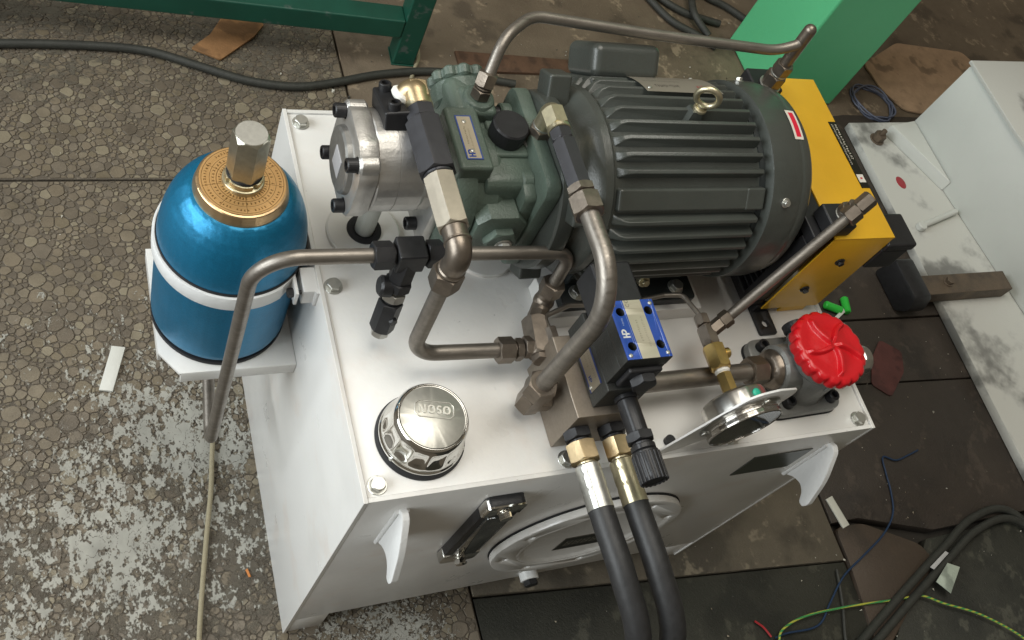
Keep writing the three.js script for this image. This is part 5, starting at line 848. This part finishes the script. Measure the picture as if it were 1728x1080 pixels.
{
  const t = thing('steel_bar', 'rusty rectangular steel bar with a bolt lying on the machine base edge', 'steel bar', [1.95, F, 0.05]);
  part('bar', box(1.770, 2.098, F + 0.0312, F + 0.075, 0.022, 0.082, 0.003, 2), M.rust, t);
  part('clamp_jaw', plateX(rounded([[-0.040, F + 0.0045], [0.085, F + 0.0045], [0.110, F + 0.040], [0.095, F + 0.085], [-0.030, F + 0.085]], 0.012), 1.708, 1.7696, 0.004), M.black, t);
  stack(t, [1.865, F + 0.075, 0.048], [0, 1, 0], [['bolt_washer', 'cyl', 0.030, 0.003, M.rust], ['bolt_head', 'hex', 0.020, 0.010, M.rust]]);
}
const lay = (name, label, cat, pts, r, mat, y = r, grp, n = 80) => { const t = thing(name, label, cat, [pts[0][0], F, pts[0][1]], grp); part('strand', sweep(smooth(pts.map((q) => [q[0], F + (q[2] ?? y), q[1]]), n), r, 12), mat, t); return t; };
const cableMat = std({ map: tone(441, 0.7, 1.3, 8, 0.1, 128, [0.030, 0.031, 0.026]), roughness: 0.6, bumpMap: fineBump, bumpScale: 0.0004 });
const ropeMat = std({ map: tex(256, [0.02, 0.012], (u, v) => { const n = 0.5 + 0.5 * Math.sin((u + v) * Math.PI * 8), k = fbm(u, v, 16, 443, 3); return [0.36 * (0.7 + 0.3 * n) * (0.7 + 0.5 * k), 0.315 * (0.7 + 0.3 * n) * (0.7 + 0.5 * k), 0.21 * (0.7 + 0.3 * n) * (0.7 + 0.5 * k)]; }), roughness: 0.9, bumpMap: fineBump, bumpScale: 0.0006 });
lay('rubber_cable', 'thick dark rubber cable curving across the terrazzo behind the tank', 'cable', [[-1.1, -0.60], [-0.5, -0.70], [-0.22, -0.718], [-0.091, -0.710], [0.007, -0.675], [0.119, -0.634], [0.226, -0.622], [0.314, -0.638], [0.439, -0.672], [0.60, -0.690], [0.8, -0.66]], 0.0100, cableMat);
lay('pale_cord', 'pale dirty cord lying across the terrazzo below the accumulator pipe', 'cord', [[-0.02, 0.06], [-0.05, 0.15], [-0.071, 0.242], [-0.085, 0.33], [-0.101, 0.406], [-0.120, 0.50], [-0.135, 0.583], [-0.16, 0.75], [-0.22, 0.95]], 0.0043, ropeMat, 0.0064);
lay('pale_cord', 'short pale cord at the foot of the green work table', 'cord', [[0.562, -0.79], [0.554, -0.739], [0.530, -0.69], [0.505, -0.632], [0.49, -0.56]], 0.005, ropeMat, 0.0055);
lay('blue_wire', 'thin blue electric wire trailing over the dark floor plates', 'wire', [[1.56, 0.470], [1.524, 0.478], [1.478, 0.485], [1.445, 0.472], [1.432, 0.51], [1.422, 0.555], [1.400, 0.605], [1.352, 0.644], [1.270, 0.682], [1.188, 0.718], [1.125, 0.765], [1.077, 0.800], [0.99, 0.80], [0.962, 0.803]], 0.0022, std({ color: C(0.010, 0.030, 0.075), roughness: 0.5 }), 0.0065);
lay('earth_wire', 'yellow-green earth wire looping over the dark floor plates', 'wire', [[0.955, 0.86], [0.969, 0.801], [1.005, 0.784], [1.059, 0.777], [1.13, 0.778], [1.204, 0.782], [1.30, 0.79], [1.37, 0.795], [1.418, 0.820], [1.52, 0.87], [1.62, 0.96], [1.66, 1.1]], 0.0024, std({ map: tex(128, [0.03, 0.008], (u, v) => (v > 0.5 ? [0.42, 0.42, 0.06] : [0.05, 0.26, 0.08])), roughness: 0.4 }), 0.0125);
lay('red_wire', 'short red wire end next to the blue wire', 'wire', [[0.930, 0.762], [0.945, 0.778], [0.955, 0.799]], 0.0022, std({ color: C(0.34, 0.02, 0.025), roughness: 0.45 }), 0.003);
lay('black_cord', 'thin black cord crossing the seam of the rusty plate', 'cord', [[1.181, 0.700], [1.171, 0.734], [1.158, 0.775], [1.131, 0.84], [1.11, 0.93]], 0.0035, cableMat, 0.0042);
for (const k of [0, 1]) lay('floor_hose', k ? 'dark rubber hose under the white and green tape scrap' : 'dark rubber hose under the narrow white tape scrap', 'hose', [[1.90, 1.05 - k * 0.03], [1.835, 0.80 - k * 0.02], [1.74, 0.655 + k * 0.022], [1.62, 0.655 + k * 0.028], [1.494, 0.705 + k * 0.026], [1.36, 0.762 + k * 0.026], [1.24, 0.815 + k * 0.026], [1.16, 0.852 + k * 0.026], [1.0, 0.93 + k * 0.026]], 0.0095, cableMat, 0.0142, 'pair of dark hoses on the rusty plate');
for (const [label, pts] of [['dark cable running straight beside the green column', [[1.30, -1.14], [1.349, -1.029], [1.398, -0.936], [1.455, -0.893], [1.52, -0.84]]], ['dark cable curving into the green column', [[1.36, -1.14], [1.393, -1.034], [1.457, -0.978], [1.52, -0.955], [1.575, -0.940]]], ['dark cable crossing the other cables by the green column', [[1.51, -1.14, 0.03], [1.500, -1.046, 0.03], [1.476, -0.95, 0.031], [1.510, -0.885, 0.012]]], ['dark cable curving behind the column corner', [[1.52, -1.13], [1.577, -1.053], [1.631, -1.02], [1.70, -0.955]]]]) lay('floor_cable', label, 'cable', pts, 0.011, cableMat, 0.0115);
{
  const t = thing('wire_coil', 'small coil of grey-blue wire beside the yellow cooler', 'wire coil', [2.04, F, -0.645]);
  const m = std({ color: C(0.085, 0.095, 0.135), roughness: 0.45 }), pts = [];
  for (let k = 0; k <= 130; k++) { const a = k / 130 * Math.PI * 2 * 4.2, r = 0.072 + 0.006 * Math.sin(k * 0.7) + 0.004 * Math.cos(k * 0.31); pts.push(new THREE.Vector3(2.04 + r * Math.cos(a) + 0.004 * Math.sin(k * 0.2), F + 0.0035 + 0.004 * Math.floor(a / (Math.PI * 2)) + 0.001 * Math.sin(k), -0.645 + r * 0.95 * Math.sin(a))); }
  part('strand', sweep(pts, 0.0030, 8), m, t);
}
const flat = (name, label, cat, pts, h0, th, mat, grp) => { const cx = pts.reduce((s, q) => s + q[0], 0) / pts.length, cz = pts.reduce((s, q) => s + q[1], 0) / pts.length; const t = thing(name, label, cat, [cx, F + h0, cz], grp); part('sheet', plateY(pts, F + h0, F + h0 + th, Math.min(0.001, th * 0.3)), mat, t); return t; };
const card = (s, c) => std({ map: tex(256, 0.2, (u, v) => { const n = mix(0.65, 1.15, fbm(u, v, 6, s, 6, 0.62)), d = ss(fbm(u, v, 4, s + 5, 4), 0.55, 0.7) * 0.4; return c.map((q) => q * n * (1 - d)); }), roughness: 0.8, bumpMap: fineBump, bumpScale: 0.0006 });
flat('cardboard_scrap', 'torn orange-brown cardboard scrap lying below the green table rail', 'cardboard', rounded([[0.002, -0.729], [0.050, -0.775], [0.085, -0.835], [0.125, -0.862], [0.181, -0.818], [0.150, -0.775], [0.064, -0.697]], 0.006), 0.003, 0.006, card(451, [0.29, 0.15, 0.06]));
flat('cardboard_sheet', 'big brown cardboard sheet on the floor beyond the wire coil', 'cardboard', rounded([[2.098, -0.815], [2.30, -0.92], [2.6, -0.90], [2.7, -0.72], [2.35, -0.59], [2.165, -0.622], [2.115, -0.70]], 0.02), 0.003, 0.006, card(461, [0.36, 0.24, 0.145]));
flat('white_strip', 'white plastic strip lying on the terrazzo beside the accumulator', 'plastic strip', [[-0.2245, 0.026], [-0.2015, 0.031], [-0.2300, 0.119], [-0.2530, 0.114]], 0.0012, 0.006, std({ color: C(0.64, 0.64, 0.60), roughness: 0.4 }));
flat('white_strip', 'narrow white plastic strip on the dark floor below a lifting hook', 'plastic strip', [[1.230, 0.546], [1.250, 0.541], [1.264, 0.612], [1.243, 0.617]], 0.0022, 0.004, std({ color: C(0.56, 0.56, 0.50), roughness: 0.5 }));
flat('red_scrap', 'flat dull red scrap of cloth on the dark steel floor plates', 'cloth scrap', rounded([[1.610, 0.165], [1.665, 0.205], [1.640, 0.262], [1.560, 0.325], [1.515, 0.285], [1.555, 0.215]], 0.012), 0.0030, 0.002, card(471, [0.10, 0.032, 0.028]));
flat('rust_strip', 'rusty brown flat steel strip lying behind the green pump', 'steel strip', [[0.66, -0.767], [1.02, -0.757], [1.02, -0.705], [0.66, -0.700]], 0.0012, 0.008, card(481, [0.11, 0.058, 0.032]));
flat('tape_scrap', 'white and green scrap of tape on the dark hoses', 'tape', [[1.414, 0.775], [1.470, 0.742], [1.50, 0.757], [1.440, 0.806]], 0.0242, 0.002, card(491, [0.44, 0.50, 0.42]));
flat('tape_scrap', 'narrow white scrap of tape on the dark hose', 'tape', [[1.416, 0.742], [1.480, 0.716], [1.487, 0.722], [1.424, 0.749]], 0.0240, 0.002, card(493, [0.50, 0.50, 0.50]));
flat('wood_splinter', 'tiny orange wood splinter on the scuffed terrazzo', 'splinter', [[-0.046, 0.482], [-0.042, 0.480], [-0.038, 0.495], [-0.042, 0.496]], 0.0022, 0.002, std({ color: C(0.55, 0.2, 0.05), roughness: 0.6 }));
{
  const t = thing('green_clips', 'two bright green plastic plugs on a pale strip beside the tank', 'plastic plugs', [1.51, F, 0.07]);
  const g = std({ color: C(0.03, 0.48, 0.05), roughness: 0.35 });
  part('plug', [cyl([1.475, F + 0.014, 0.055], [0.9, 0, 0.45], 0.0105, 0.050, 0.003, 20)], g, t);
  part('plug', [cyl([1.548, F + 0.014, 0.040], [-0.25, 0, 0.95], 0.0105, 0.046, 0.003, 20)], g, t);
  part('strip', [plateY([[1.487, 0.105], [1.552, 0.070], [1.549, 0.061], [1.484, 0.096]], F + 0.0025, F + 0.016, 0.001)], M.panelWhite, t);
}
{
  const t = thing('machine_lever', 'thin white painted lever resting on the machine base', 'lever', [2.0, F + 0.03, -0.18]);
  part('arm', tube([[1.930, F + 0.0405, -0.160], [2.09, F + 0.0405, -0.205]], 0.0085, 0, 14), M.panelWhite, t);
  part('lever_end', cyl([1.925, F + 0.0306, -0.158], [0, 1, 0], 0.014, 0.018, 0.002, 20), M.panelWhite, t);
}
{
  // grit, metal chips and paint flakes trodden into the floor
  const N = 900, g = new THREE.TetrahedronGeometry(1, 0), im = new THREE.InstancedMesh(g, std({ roughness: 0.7 }), N), m4 = new THREE.Matrix4(), q = new THREE.Quaternion(), e = new THREE.Euler(), c = new THREE.Color();
  for (let i = 0; i < N; i++) {
    let x, z; do { x = rr(-0.6, 2.0); z = rr(-1.0, 1.0); } while (x > -0.02 && x < 0.83 && z > -0.02 && z < 0.62 || x > 1.85);
    const a = rr(0.0007, 0.0022) * (rnd() < 0.06 ? 2 : 1); e.set(rr(0, 6), rr(0, 6), rr(0, 6)); q.setFromEuler(e);
    m4.compose(new THREE.Vector3(x, a * 0.4 + 0.001, z), q, new THREE.Vector3(a * rr(0.6, 2.2), a * 0.8, a * rr(0.6, 1.6))); im.setMatrixAt(i, m4);
    const k = rnd(); im.setColorAt(i, k < 0.45 ? c.setRGB(0.42, 0.40, 0.34) : k < 0.7 ? c.setRGB(0.25, 0.21, 0.15) : c.setRGB(0.05, 0.045, 0.04));
  }
  im.name = 'floor_grit'; im.userData = { kind: 'stuff', label: 'scattered pale grit and metal chips on the workshop floor', category: 'grit' }; scene.add(im);
}
scene.traverse((o) => { if (o.isMesh) { o.castShadow = true; o.receiveShadow = true; } });
renderer.render(scene, camera);
